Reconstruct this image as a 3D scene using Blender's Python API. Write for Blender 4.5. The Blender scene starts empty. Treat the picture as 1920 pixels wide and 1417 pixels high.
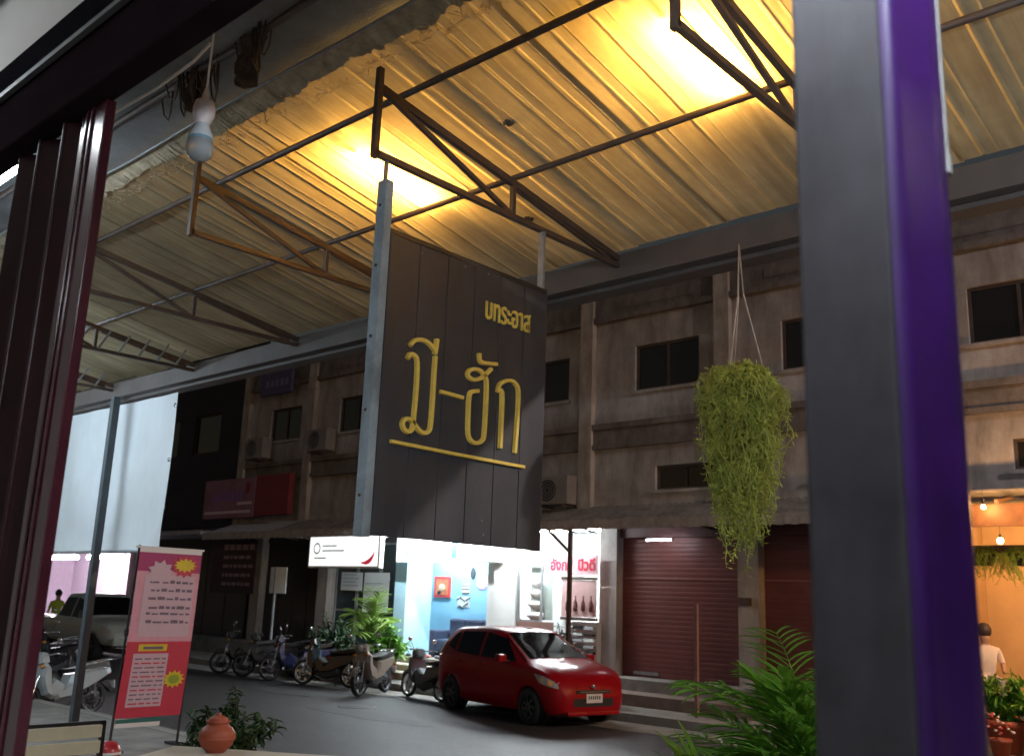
import bpy, bmesh, math, random
import numpy as np
from mathutils import Vector, Matrix, noise as mnoise
random.seed(7)
R = math.radians
sc = bpy.context.scene
# ------------------------------------------------------------------ camera
cam_d = bpy.data.cameras.new('camera'); cam = bpy.data.objects.new('camera', cam_d)
sc.collection.objects.link(cam); sc.camera = cam
cam_d.sensor_fit = 'HORIZONTAL'; cam_d.sensor_width = 36.0
cam_d.lens = 1800 / 1920 * 36.0
cam_d.dof.use_dof = True; cam_d.dof.focus_distance = 5.8; cam_d.dof.aperture_fstop = 3.6
cam_d.clip_start = 0.05; cam_d.clip_end = 800
_yaw, _pit, _rol = R(42.4), R(13.0), R(2.1)
_f = Vector((-math.sin(_yaw) * math.cos(_pit), math.cos(_yaw) * math.cos(_pit), math.sin(_pit)))
_r = Vector((math.cos(_yaw), math.sin(_yaw), 0)); _u = _r.cross(_f)
_r2 = _r * math.cos(_rol) + _u * math.sin(_rol); _u2 = -_r * math.sin(_rol) + _u * math.cos(_rol)
cam.matrix_world = Matrix(((_r2.x, _u2.x, -_f.x, 0), (_r2.y, _u2.y, -_f.y, 0), (_r2.z, _u2.z, -_f.z, 2.0), (0, 0, 0, 1)))
# ------------------------------------------------------------------ world: night sky
w = bpy.data.worlds.new('World'); sc.world = w; w.use_nodes = True
wn = w.node_tree.nodes; bg = wn['Background']
sky = wn.new('ShaderNodeTexSky'); sky.sky_type = 'NISHITA'; sky.sun_disc = False
sky.sun_elevation = R(-0.9); sky.sun_rotation = R(200)
w.node_tree.links.new(sky.outputs[0], bg.inputs[0]); bg.inputs[1].default_value = 0.12
moon_d = bpy.data.lights.new('moon', 'SUN'); moon_d.energy = 0.012; moon_d.angle = R(0.5); moon_d.color = (0.8, 0.88, 1)
moon = bpy.data.objects.new('moon', moon_d); sc.collection.objects.link(moon); moon.rotation_euler = (R(40), 0, R(20))
# ------------------------------------------------------------------ render settings
sc.view_settings.view_transform = 'Standard'; sc.view_settings.look = 'None'
sc.view_settings.exposure = 0.0; sc.view_settings.gamma = 1.0
sc.view_settings.use_curve_mapping = False
sc.render.engine = 'CYCLES'
cy = sc.cycles; cy.use_denoising = True
try: cy.denoiser = 'OPENIMAGEDENOISE'
except Exception: pass
cy.max_bounces = 6; cy.diffuse_bounces = 3; cy.glossy_bounces = 3; cy.transmission_bounces = 4; cy.transparent_max_bounces = 6
cy.sample_clamp_indirect = 4.0; cy.caustics_reflective = False; cy.caustics_refractive = False
cy.use_light_tree = True

# ================================================================== helpers
COL = sc.collection
MATS = {}
def mat(name, col, rough=0.7, metal=0.0, var=0.15, scale=6.0, bump=0.0, bscale=60.0, emit=None, estr=0.0,
        stain=None, stain_amt=0.0, stain_scale=(2, 2, 2), alpha=1.0, coat=0.0, objvar=0.0, spec=0.5, trans=0.0, darken=0.35):
    if name in MATS: return MATS[name]
    m = bpy.data.materials.new(name); m.use_nodes = True; MATS[name] = m
    nt = m.node_tree; n = nt.nodes; L = nt.links; p = n['Principled BSDF']
    p.inputs['Roughness'].default_value = rough; p.inputs['Metallic'].default_value = metal
    p.inputs['Specular IOR Level'].default_value = spec
    if coat: p.inputs['Coat Weight'].default_value = coat; p.inputs['Coat Roughness'].default_value = 0.04
    if trans: p.inputs['Transmission Weight'].default_value = trans
    tc = n.new('ShaderNodeTexCoord')
    base = None
    c = (*col, 1)
    if var > 0:
        nz = n.new('ShaderNodeTexNoise'); nz.inputs['Scale'].default_value = scale; nz.inputs['Detail'].default_value = 6
        nz.inputs['Roughness'].default_value = 0.65
        L.new(tc.outputs['Object'], nz.inputs['Vector'])
        rp = n.new('ShaderNodeValToRGB')
        rp.color_ramp.elements[0].position = 0.3; rp.color_ramp.elements[1].position = 0.72
        rp.color_ramp.elements[0].color = (*[max(0, x * (1 - var)) for x in col], 1)
        rp.color_ramp.elements[1].color = (*[min(1, x * (1 + var * .6)) for x in col], 1)
        L.new(nz.outputs['Fac'], rp.inputs[0]); base = rp.outputs[0]
    if stain and stain_amt > 0:
        mp = n.new('ShaderNodeMapping'); mp.inputs['Scale'].default_value = stain_scale
        L.new(tc.outputs['Object'], mp.inputs[0])
        n2 = n.new('ShaderNodeTexNoise'); n2.inputs['Scale'].default_value = 1.0; n2.inputs['Detail'].default_value = 8
        n2.inputs['Roughness'].default_value = 0.7
        L.new(mp.outputs[0], n2.inputs['Vector'])
        r2 = n.new('ShaderNodeValToRGB'); r2.color_ramp.elements[0].position = 0.42; r2.color_ramp.elements[1].position = 0.68
        r2.color_ramp.elements[0].color = (0, 0, 0, 1); r2.color_ramp.elements[1].color = (stain_amt,) * 3 + (1,)
        L.new(n2.outputs['Fac'], r2.inputs[0])
        mx = n.new('ShaderNodeMix'); mx.data_type = 'RGBA'
        L.new(r2.outputs[0], mx.inputs[0])
        if base: L.new(base, mx.inputs[6])
        else: mx.inputs[6].default_value = c
        mx.inputs[7].default_value = (*stain, 1); base = mx.outputs[2]
    if objvar > 0:
        oi = n.new('ShaderNodeObjectInfo'); mr = n.new('ShaderNodeMapRange')
        mr.inputs[3].default_value = 1 - objvar; mr.inputs[4].default_value = 1 + objvar * .4
        L.new(oi.outputs['Random'], mr.inputs[0])
        hs = n.new('ShaderNodeHueSaturation')
        L.new(mr.outputs[0], hs.inputs['Value'])
        if base: L.new(base, hs.inputs['Color'])
        else: hs.inputs['Color'].default_value = c
        base = hs.outputs[0]
    if base: L.new(base, p.inputs['Base Color'])
    else: p.inputs['Base Color'].default_value = c
    if bump > 0:
        b = n.new('ShaderNodeBump'); b.inputs['Strength'].default_value = bump; b.inputs['Distance'].default_value = 0.02
        n3 = n.new('ShaderNodeTexNoise'); n3.inputs['Scale'].default_value = bscale; n3.inputs['Detail'].default_value = 5
        L.new(tc.outputs['Object'], n3.inputs['Vector']); L.new(n3.outputs['Fac'], b.inputs['Height'])
        L.new(b.outputs[0], p.inputs['Normal'])
    if emit:
        p.inputs['Emission Color'].default_value = (*emit, 1); p.inputs['Emission Strength'].default_value = estr
    if alpha < 1: p.inputs['Alpha'].default_value = alpha
    return m

def wloc(o):
    v = Vector((0, 0, 0))
    while o is not None: v += o.location; o = o.parent
    return v

class MB:
    def __init__(s): s.v = []; s.f = []; s.sm = []
    def add(s, vs, fs, smooth=False):
        o = len(s.v); s.v += [tuple(x) for x in vs]
        for f in fs: s.f.append([i + o for i in f]); s.sm.append(smooth)
        return s
    def box(s, x0, x1, y0, y1, z0, z1):
        vs = [(x0, y0, z0), (x1, y0, z0), (x1, y1, z0), (x0, y1, z0), (x0, y0, z1), (x1, y0, z1), (x1, y1, z1), (x0, y1, z1)]
        return s.add(vs, [(0, 3, 2, 1), (4, 5, 6, 7), (0, 1, 5, 4), (1, 2, 6, 5), (2, 3, 7, 6), (3, 0, 4, 7)])
    def bbox(s, x0, x1, y0, y1, z0, z1, b=0.01):
        bm = bmesh.new(); bmesh.ops.create_cube(bm, size=1)
        for v in bm.verts: v.co = Vector(((x0 + x1) / 2 + v.co.x * (x1 - x0), (y0 + y1) / 2 + v.co.y * (y1 - y0), (z0 + z1) / 2 + v.co.z * (z1 - z0)))
        bmesh.ops.bevel(bm, geom=bm.edges[:], offset=b, segments=2, affect='EDGES', profile=0.6)
        return s.frombm(bm)
    def frombm(s, bm, smooth=False):
        bm.verts.index_update()
        s.add([v.co for v in bm.verts], [[v.index for v in f.verts] for f in bm.faces], smooth); bm.free(); return s
    def tube(s, p, q, r, n=8, r2=None, caps=True):
        p = Vector(p); q = Vector(q); d = (q - p)
        if d.length < 1e-6: return s
        d.normalize(); a = d.orthogonal().normalized(); b = d.cross(a); r2 = r if r2 is None else r2
        vs = []
        for c, rr in ((p, r), (q, r2)):
            for i in range(n):
                t = 2 * math.pi * i / n; vs.append(c + a * math.cos(t) * rr + b * math.sin(t) * rr)
        fs = [(i, (i + 1) % n, n + (i + 1) % n, n + i) for i in range(n)]
        s.add(vs, fs, True)
        if caps: s.add(vs, [list(range(n))[::-1], list(range(n, 2 * n))])
        return s
    def path(s, pts, r, n=6, flat=None):
        pts = [Vector(p) for p in pts]; rings = []; k = len(pts)
        a = None
        for i, p in enumerate(pts):
            d = (pts[min(i + 1, k - 1)] - pts[max(i - 1, 0)]).normalized()
            if a is None: a = d.orthogonal().normalized()
            a = (a - d * a.dot(d)).normalized(); b = d.cross(a)
            rr = r(i / (k - 1)) if callable(r) else r
            rings.append([p + a * math.cos(2 * math.pi * j / n) * rr + b * math.sin(2 * math.pi * j / n) * rr for j in range(n)])
        vs = [v for rg in rings for v in rg]
        fs = [(i * n + j, i * n + (j + 1) % n, (i + 1) * n + (j + 1) % n, (i + 1) * n + j) for i in range(k - 1) for j in range(n)]
        fs += [list(range(n))[::-1], list(range((k - 1) * n, k * n))]
        return s.add(vs, fs, True)
    def bar(s, p, q, wd, ht):
        """rectangular bar from p to q"""
        p = Vector(p); q = Vector(q); d = (q - p).normalized()
        up = Vector((0, 0, 1)) if abs(d.z) < 0.9 else Vector((0, 1, 0))
        a = d.cross(up).normalized(); b = a.cross(d)
        vs = []
        for c in (p, q):
            for (i, j) in ((-1, -1), (1, -1), (1, 1), (-1, 1)): vs.append(c + a * i * wd / 2 + b * j * ht / 2)
        return s.add(vs, [(0, 1, 2, 3), (7, 6, 5, 4), (0, 4, 5, 1), (1, 5, 6, 2), (2, 6, 7, 3), (3, 7, 4, 0)])
    def lathe(s, prof, n=20, c=(0, 0, 0), axis='z'):
        vs = []
        for (r, z) in prof:
            for i in range(n):
                t = 2 * math.pi * i / n
                if axis == 'z': vs.append((c[0] + r * math.cos(t), c[1] + r * math.sin(t), c[2] + z))
                elif axis == 'y': vs.append((c[0] + r * math.cos(t), c[1] + z, c[2] + r * math.sin(t)))
                else: vs.append((c[0] + z, c[1] + r * math.cos(t), c[2] + r * math.sin(t)))
        k = len(prof)
        fs = [(i * n + j, i * n + (j + 1) % n, (i + 1) * n + (j + 1) % n, (i + 1) * n + j) for i in range(k - 1) for j in range(n)]
        return s.add(vs, fs, True)
    def ball(s, c, r, n=12, m=8, sx=1, sy=1, sz=1):
        vs = [(c[0], c[1], c[2] - r * sz)]
        for i in range(1, m):
            p = -math.pi / 2 + math.pi * i / m
            for j in range(n):
                t = 2 * math.pi * j / n
                vs.append((c[0] + r * sx * math.cos(p) * math.cos(t), c[1] + r * sy * math.cos(p) * math.sin(t), c[2] + r * sz * math.sin(p)))
        vs.append((c[0], c[1], c[2] + r * sz)); T = len(vs) - 1
        fs = [(0, 1 + (j + 1) % n, 1 + j) for j in range(n)]
        fs += [(1 + i * n + j, 1 + i * n + (j + 1) % n, 1 + (i + 1) * n + (j + 1) % n, 1 + (i + 1) * n + j) for i in range(m - 2) for j in range(n)]
        fs += [(T, 1 + (m - 2) * n + j, 1 + (m - 2) * n + (j + 1) % n) for j in range(n)]
        return s.add(vs, fs, True)
    def prism(s, poly, y0, y1, inset=0.0):
        """polygon in x,z extruded along y; edges softened by an inset on both sides"""
        n = len(poly); cx = sum(p[0] for p in poly) / n; cz = sum(p[1] for p in poly) / n
        def ring(y, k): return [(cx + (x - cx) * k, y, cz + (z - cz) * k) for x, z in poly]
        k = 1 - inset; d = (y1 - y0) * 0.18 if inset else 0
        rs = [ring(y0, k), ring(y0 + d, 1), ring(y1 - d, 1), ring(y1, k)] if inset else [ring(y0, 1), ring(y1, 1)]
        vs = [v for r_ in rs for v in r_]; m = len(rs)
        fs = [(a * n + i, a * n + (i + 1) % n, (a + 1) * n + (i + 1) % n, (a + 1) * n + i) for a in range(m - 1) for i in range(n)]
        fs += [list(range(n))[::-1], list(range((m - 1) * n, m * n))]
        return s.add(vs, fs, False)
    def build(s, name, m, parent=None, world=True, bevel=0.0):
        off = wloc(parent) if (parent is not None and world) else Vector((0, 0, 0))
        me = bpy.data.meshes.new(name)
        me.from_pydata([(v[0] - off.x, v[1] - off.y, v[2] - off.z) for v in s.v], [], s.f)
        me.polygons.foreach_set('use_smooth', s.sm)
        if isinstance(m, (list, tuple)):
            for k in m: me.materials.append(k)
        else: me.materials.append(m)
        me.update()
        bm = bmesh.new(); bm.from_mesh(me); bmesh.ops.recalc_face_normals(bm, faces=bm.faces[:])
        bm.to_mesh(me); bm.free()
        o = bpy.data.objects.new(name, me); COL.objects.link(o); o.parent = parent
        if bevel:
            md = o.modifiers.new('bevel', 'BEVEL'); md.width = bevel; md.segments = 2; md.limit_method = 'ANGLE'
        return o

def tag(o, label, cat, group=None, kind=None):
    o['label'] = label; o['category'] = cat
    if group: o['group'] = group
    if kind: o['kind'] = kind
    return o
def thing(name, label, cat, loc=(0, 0, 0), rz=0.0, group=None):
    o = bpy.data.objects.new(name, None); COL.objects.link(o); o.empty_display_size = 0.2
    o.location = loc; o.rotation_euler = (0, 0, rz); return tag(o, label, cat, group)
def struct(name, mb, m):
    o = mb.build(name, m); o['kind'] = 'structure'; return o
def copy_tree(o, parent=None):
    c = o.copy(); COL.objects.link(c); c.parent = parent
    for ch in list(o.children): copy_tree(ch, c)
    return c
def text_mesh(name, body, size, m, parent, loc, rot, extrude=0.004, sx=1.0, bold=0.0):
    cu = bpy.data.curves.new(name, 'FONT'); cu.body = body; cu.size = size; cu.extrude = extrude; cu.offset = bold
    cu.align_x = 'CENTER'; cu.align_y = 'CENTER'; cu.resolution_u = 3
    t = bpy.data.objects.new(name, cu); COL.objects.link(t)
    dg = bpy.context.evaluated_depsgraph_get(); dg.update()
    me = bpy.data.meshes.new_from_object(t.evaluated_get(dg)); me.name = name
    bpy.data.objects.remove(t); bpy.data.curves.remove(cu)
    me.materials.clear(); me.materials.append(m)
    o = bpy.data.objects.new(name, me); COL.objects.link(o); o.parent = parent
    o.location = Vector(loc) - wloc(parent); o.rotation_euler = rot; o.scale = (sx, 1, 1)
    return o
FACE_Y = (R(90), 0, 0)          # text facing -Y
FACE_X = (R(90), 0, R(90))      # text facing +X

def holes_wall(mb, x0, x1, z0, z1, y0, y1, holes):
    xs = sorted({x0, x1, *[h[0] for h in holes], *[h[1] for h in holes]}); zs = sorted({z0, z1, *[h[2] for h in holes], *[h[3] for h in holes]})
    xs = [x for x in xs if x0 <= x <= x1]; zs = [z for z in zs if z0 <= z <= z1]
    def solid(i, j):
        if i < 0 or j < 0 or i >= len(xs) - 1 or j >= len(zs) - 1: return False
        cx = (xs[i] + xs[i + 1]) / 2; cz = (zs[j] + zs[j + 1]) / 2
        return not any(h[0] < cx < h[1] and h[2] < cz < h[3] for h in holes)
    for i in range(len(xs) - 1):
        for j in range(len(zs) - 1):
            if not solid(i, j): continue
            a, b, c, d = xs[i], xs[i + 1], zs[j], zs[j + 1]
            mb.add([(a, y0, c), (b, y0, c), (b, y0, d), (a, y0, d)], [(0, 1, 2, 3)])
            mb.add([(a, y1, c), (b, y1, c), (b, y1, d), (a, y1, d)], [(3, 2, 1, 0)])
            if not solid(i - 1, j): mb.add([(a, y0, c), (a, y1, c), (a, y1, d), (a, y0, d)], [(0, 1, 2, 3)])
            if not solid(i + 1, j): mb.add([(b, y0, c), (b, y1, c), (b, y1, d), (b, y0, d)], [(3, 2, 1, 0)])
            if not solid(i, j - 1): mb.add([(a, y0, c), (b, y0, c), (b, y1, c), (a, y1, c)], [(3, 2, 1, 0)])
            if not solid(i, j + 1): mb.add([(a, y0, d), (b, y0, d), (b, y1, d), (a, y1, d)], [(0, 1, 2, 3)])
    return mb

def frame_rect(mb, x0, x1, z0, z1, y0, y1, t):
    mb.box(x0, x1, y0, y1, z0, z0 + t); mb.box(x0, x1, y0, y1, z1 - t, z1)
    mb.box(x0, x0 + t, y0, y1, z0 + t, z1 - t); mb.box(x1 - t, x1, y0, y1, z0 + t, z1 - t); return mb

# ------------------------------------------------------------------ materials
ASPH = mat('asphalt', (0.058, 0.054, 0.053), rough=0.55, var=0.5, scale=9, bump=0.6, bscale=70, stain=(0.03, 0.029, 0.029), stain_amt=0.85, stain_scale=(.5, 1.1, 1))
CONC = mat('concrete_pavement', (0.25, 0.235, 0.215), rough=0.85, var=0.35, scale=3, bump=0.3, bscale=40, stain=(0.1, 0.09, 0.08), stain_amt=0.6, stain_scale=(1.2, 1.2, 1))
KERB = mat('kerb_concrete', (0.3, 0.28, 0.25), rough=0.85, var=0.35, scale=4, bump=0.3, stain=(.08, .075, .06), stain_amt=.6)
PLASTER = mat('weathered_plaster', (0.39, 0.37, 0.375), rough=0.9, var=0.25, scale=1.5, bump=0.25, bscale=25, stain=(0.10, 0.08, 0.07), stain_amt=0.75, stain_scale=(1.6, 1.6, .5))
PLASTER_D = mat('blackened_plaster', (0.19, 0.172, 0.172), rough=0.95, var=0.4, scale=2.5, bump=0.3, bscale=25, stain=(0.06, 0.05, 0.045), stain_amt=0.8, stain_scale=(2.5, 2.5, .9))
PILAS = mat('pilaster_plaster', (0.39, 0.36, 0.345), rough=0.9, var=0.25, scale=2, bump=0.2, bscale=30, stain=(0.13, 0.1, 0.08), stain_amt=0.7, stain_scale=(3, 3, .6))
GLASSD = mat('dark_window_glass', (0.012, 0.011, 0.012), rough=0.12, var=0.2, spec=0.5)
WFRAME = mat('dark_window_frame', (0.06, 0.045, 0.04), rough=0.6, var=.2)
SHUT = mat('maroon_shutter', (0.15, 0.045, 0.038), rough=0.42, var=0.22, scale=3, stain=(0.08, 0.025, 0.025), stain_amt=0.5, stain_scale=(1, 1, 3), spec=.45)
AWN = mat('awning_sheet', (0.22, 0.2, 0.19), rough=0.7, var=0.35, scale=5, stain=(.06, .05, .045), stain_amt=.6)
STEELD = mat('dark_painted_steel', (0.075, 0.055, 0.045), rough=0.55, var=0.35, scale=12, stain=(0.12, 0.05, 0.025), stain_amt=.5, stain_scale=(9, 9, 9))
STEELG = mat('grey_steel', (0.28, 0.29, 0.3), rough=0.5, metal=0.3, var=0.25, scale=14)
SHEET = mat('roof_sheet_underside', (0.58, 0.48, 0.29), rough=0.62, var=0.3, scale=1.6, stain=(0.27, 0.2, 0.12), stain_amt=0.75, stain_scale=(7.0, .7, 1), objvar=0.26)
def translucent(m, col, fac):
    nt = m.node_tree; p = nt.nodes['Principled BSDF']; tr = nt.nodes.new('ShaderNodeBsdfTranslucent'); mx = nt.nodes.new('ShaderNodeMixShader')
    src = p.inputs['Base Color'].links
    if src and col is None: nt.links.new(src[0].from_socket, tr.inputs[0])
    elif col: tr.inputs[0].default_value = (*col, 1)
    mx.inputs[0].default_value = fac
    nt.links.new(p.outputs[0], mx.inputs[1]); nt.links.new(tr.outputs[0], mx.inputs[2]); nt.links.new(mx.outputs[0], nt.nodes['Material Output'].inputs[0])
translucent(SHEET, None, .55)
SOFF = mat('soffit_concrete', (0.2, 0.205, 0.21), rough=0.9, var=0.35, scale=1.8, bump=.3, stain=(.09, .08, .07), stain_amt=.6, stain_scale=(1.5, 1.5, 1.5))
PEEL = mat('peeling_sealant', (0.74, 0.62, 0.44), rough=0.9, var=.5, scale=25)
translucent(PEEL, None, .62)
SIGNM = mat('charcoal_cladding', (0.031, 0.036, 0.050), rough=0.5, var=0.2, scale=6, stain=(0.075, 0.075, 0.085), stain_amt=0.4, stain_scale=(3, 3, .8), objvar=.12)
GOLD = mat('gold_letters', (0.95, 0.66, 0.13), rough=0.42, var=0.12, scale=30)
GOLD_S = mat('gold_letter_edge', (0.25, 0.12, 0.03), rough=0.5, var=.1)
MAROON = mat('maroon_gate_paint', (0.018, 0.0042, 0.006), rough=0.3, var=0.3, scale=8, spec=.22)
HEADER = mat('dark_brown_header', (0.014, 0.009, 0.011), rough=0.9, var=.2, spec=.0)
WALLW = mat('shop_wall_paint', (0.55, 0.53, 0.5), rough=0.9, var=.06, scale=3)
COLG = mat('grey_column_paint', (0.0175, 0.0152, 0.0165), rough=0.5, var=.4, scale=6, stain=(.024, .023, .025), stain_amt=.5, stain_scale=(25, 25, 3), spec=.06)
PURP_LIT = mat('violet_lit_door_rail', (0.0125, 0.0018, 0.031), rough=0.36, var=.35, scale=9, spec=.2)  # violet LED light on the metal rail, painted into its base colour
WHITEP = mat('white_plastic', (0.75, 0.75, 0.74), rough=0.4, var=.05)
TYRE = mat('tyre_rubber', (0.018, 0.018, 0.019), rough=0.85, var=.2, scale=30)
CHROME = mat('chrome', (0.75, 0.76, 0.78), rough=0.16, metal=1, var=.05)
BLACKP = mat('black_plastic', (0.02, 0.02, 0.022), rough=0.45, var=.15)
RIM = mat('alloy_rim', (0.14, 0.14, 0.15), rough=0.35, metal=.8, var=.1)
LENS = mat('lamp_lens', (0.42, 0.42, 0.41), rough=0.12, var=.1, scale=40, coat=.5)
REDL = mat('red_lens', (0.5, 0.015, 0.015), rough=0.15, var=.1, coat=.5)
def em(name, col, s): return mat(name, (0.8, 0.8, 0.8), var=0, emit=col, estr=s)
TUBE_W = em('cool_tube_glow', (0.86, 0.95, 1.0), 42)
TUBE_SHOP = em('shop_tube_glow', (0.88, 0.96, 1.0), 460)
TUBE_IN = em('indoor_tube_glow', (0.80, 0.90, 1.0), 1300)
TUBE_ROOM = em('room_tube_glow', (0.86, 0.93, 1.0), 110)
TUBE_L = em('left_tube_glow', (0.72, 0.88, 1.0), 110)
TUBE_P = em('pink_shop_tube_glow', (1.0, 0.92, 1.0), 110)
WARM = em('canopy_lamp_glow', (1.0, 0.55, 0.125), 540)
WARMB = em('warm_bulb_glow', (1.0, 0.52, 0.18), 700)
DIMT = em('dim_tube_glow', (0.95, 0.9, 1.0), 40)
STREETL = em('street_lamp_glow', (1.0, 0.86, 0.80), 2700)

# ================================================================== ground, road, pavements
struct('ground', MB().box(-160, 90, -60, 160, -0.5, -0.03), mat('bare_ground', (0.12, 0.1, 0.08), rough=.95, var=.3))
struct('road', MB().box(-150, 60, 6.55, 14.5, -0.3, 0.0), ASPH)
g = MB().box(-150, 60, 13.55, 14.497, 0.0005, 0.006); struct('gutter_strip', g, CONC)
fk = MB().box(-150, 60, 14.5, 14.68, -0.2, 0.15); struct('far_kerb', fk, KERB)
struct('far_pavement', MB().box(-150, 60, 14.68, 16.25, -0.2, 0.146), CONC)
struct('shop_terrace', MB().box(-60, 30, 16.25, 23, -0.2, 0.57), CONC)
nk = MB().box(-150, 60, 6.37, 6.55, -0.2, 0.30); struct('near_kerb', nk, KERB)
struct('near_pavement', MB().box(-60, 40, 1.45, 6.37, -0.3, 0.295), CONC)
struct('shop_floor', MB().box(-4.6, 4.5, -6, 1.45, -0.2, 0.5), mat('floor_tile', (0.4, 0.38, 0.35), rough=.4, var=.1))
def road_patch(name, cx, cy, rx, ry, m, seed):
    random.seed(seed); n = 18; pts = [(cx + rx * math.cos(2 * math.pi * i / n) * random.uniform(.75, 1.05), cy + ry * math.sin(2 * math.pi * i / n) * random.uniform(.75, 1.05)) for i in range(n)]
    mb = MB().add([(x, y, -.002) for x, y in pts] + [(x, y, .0022) for x, y in pts], [list(range(n, 2 * n))] + [(i, (i + 1) % n, n + (i + 1) % n, n + i) for i in range(n)])
    o = mb.build(name, m); o['kind'] = 'structure'
for k, (cx, cy, rx, ry) in enumerate(((-13.2, 11.2, 1.7, .35), (-17.5, 12.3, 1.3, .4))):
    road_patch('road_patch', cx, cy, rx, ry, mat('fresh_asphalt', (.05, .048, .048), rough=.6, var=.4, scale=12, bump=.5, bscale=70), 50 + k)
mh = thing('manhole_cover', 'round iron manhole cover in the road before the red car', 'manhole', (-14.4, 11.9, .0))
MB().lathe([(.001, .006), (.29, .006), (.3, .004), (.3, -.01)], 28, (-14.4, 11.9, 0)).build('lid', mat('cast_iron', (.05, .048, .045), rough=.5, metal=.6, var=.4, scale=20), mh)
MB().lathe([(.3, -.01), (.3, .007), (.35, .007), (.352, -.01)], 28, (-14.4, 11.9, 0)).build('ring', CONC, mh)

# ================================================================== our shop: room, header, gate, column
room = MB()
room.box(-4.6, -4.45, -6, 1.1, 0.5, 4.3); room.box(4.35, 4.5, -6, 1.1, 0.5, 4.3); room.box(-4.6, 4.5, -6.15, -6, 0.5, 4.3)
struct('shop_room_walls', room, WALLW)
struct('shop_ceiling', MB().box(-4.6, 4.5, -6, 1.1, 4.3, 4.4), WALLW)
struct('wall_above_door', MB().box(-14, 6, 1.16, 1.42, 3.885, 5.05), WALLW)
hd = thing('door_header', 'dark brown door header with a guide track above the folding gate', 'door header', (-2, 1.3, 3.5))
MB().bbox(-13.9, 5.9, 1.12, 1.21, 3.53, 3.745, .008).build('header_beam', HEADER, hd)
MB().bbox(-13.9, 5.9, 1.10, 1.20, 3.76, 3.88, .006).build('upper_track', mat('black_track', (0.009, 0.008, 0.010), rough=.9, var=.2, spec=0), hd)
MB().box(-13.9, 5.9, 1.095, 1.115, 3.744, 3.762).build('track_lip', mat('track_lip_metal', (0.05, 0.047, 0.047), rough=.5, var=.2), hd)

gate = thing('folding_gate', 'dark maroon folding steel gate, folded up at the left of the opening', 'gate', (-3.25, 1.25, 0.5))
edges = [-3.56, -3.46, -3.36, -3.26, -3.16, -3.06, -2.88]
for i in range(6):
    a, b = edges[i], edges[i + 1]; d0 = 1.24 if i % 2 else 1.17; d1 = 1.17 if i % 2 else 1.24
    if i == 5: d0 = d1 = 1.18
    m_ = MB()
    th = .035
    m_.add([(a + .004, d0, .51), (b - .004, d1, .51), (b - .004, d1 + th, .51), (a + .004, d0 + th, .51),
            (a + .004, d0, 3.525), (b - .004, d1, 3.525), (b - .004, d1 + th, 3.525), (a + .004, d0 + th, 3.525)],
           [(0, 3, 2, 1), (4, 5, 6, 7), (0, 1, 5, 4), (1, 2, 6, 5), (2, 3, 7, 6), (3, 0, 4, 7)])
    if i == 5:
        for q in (.05, .085): m_.box(a + q, a + q + .012, 1.172, 1.182, .52, 3.52)
    m_.build('gate_slat', MAROON if i < 5 else mat('glossy_maroon', (.04, .008, .013), rough=.16, var=.3, scale=5, spec=.5), gate, bevel=.004)
for i in range(1, 6): MB().tube((edges[i], 1.17 if i % 2 == 0 else 1.235, .52), (edges[i], 1.17 if i % 2 == 0 else 1.235, 3.52), .008, 8).build('hinge_rod', MAROON, gate)

pc = thing('door_column', 'grey column with a rounded rail in painted-on violet light on its side, near right', 'column', (-0.5, 1.3, 0.5))
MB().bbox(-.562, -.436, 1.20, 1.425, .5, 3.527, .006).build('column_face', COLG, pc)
rl = MB()
prof = [(-.436, 1.205), (-.424, 1.208), (-.420, 1.23), (-.416, 1.27), (-.404, 1.30), (-.398, 1.325), (-.404, 1.35), (-.416, 1.375), (-.42, 1.405), (-.426, 1.42), (-.436, 1.422)]
vs = [(x, y, .5) for x, y in prof] + [(x, y, 3.527) for x, y in prof]; n_ = len(prof)
rl.add(vs, [(i, i + 1, n_ + i + 1, n_ + i) for i in range(n_ - 1)], True).add(vs, [list(range(n_)), list(range(n_, 2 * n_))[::-1]])
rl.build('violet_lit_rail', PURP_LIT, pc)
pipe = thing('white_conduit', 'short white plastic conduit hanging behind the violet-lit rail', 'conduit', (-.515, 1.7, 2.78))
MB().tube((-.515, 1.7, 2.78), (-.515, 1.7, 5.05), .0125, 12).build('pipe', mat('dull_pvc', (.11, .105, .1), rough=.6, var=.2), pipe)
MB().tube((-.515, 1.7, 2.775), (-.515, 1.7, 2.81), .0155, 12).build('collar', mat('dull_pvc', (0, 0, 0)), pipe)

# lamp fixtures -----------------------------------------------------
def batten(name, label, p, q, rad, glow, group=None, up=0.035, housing=True):
    p = Vector(p); q = Vector(q); c = (p + q) / 2
    t = thing(name, label, 'lamp', c, 0, group)
    MB().tube(p, q, rad, 10).build('tube', glow, t)
    if housing:
        MB().bar(p + Vector((0, 0, up)), q + Vector((0, 0, up)), .05, .03).build('housing', WHITEP, t)
        d = (q - p).normalized() * .015
        for e in (p - d, q + d): MB().bar(e - Vector((0, 0, .02)), e + Vector((0, 0, up)), .04, .03).build('end_cap', WHITEP, t)
    return t
batten('tube_lamp', 'white fluorescent tube fixed inside above the shop door', (-0.9, 1.0, 3.42), (0.3, 1.0, 3.42), .014, TUBE_IN)
batten('tube_lamp', 'ceiling tube in our shop room, front one above the camera', (0.3, -0.9, 4.2), (1.9, -0.9, 4.2), .02, TUBE_ROOM, 'room ceiling tubes')
batten('tube_lamp', 'ceiling tube in our shop room, rear one behind the camera', (0.3, -2.6, 4.2), (1.9, -2.6, 4.2), .02, TUBE_ROOM, 'room ceiling tubes')
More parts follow.
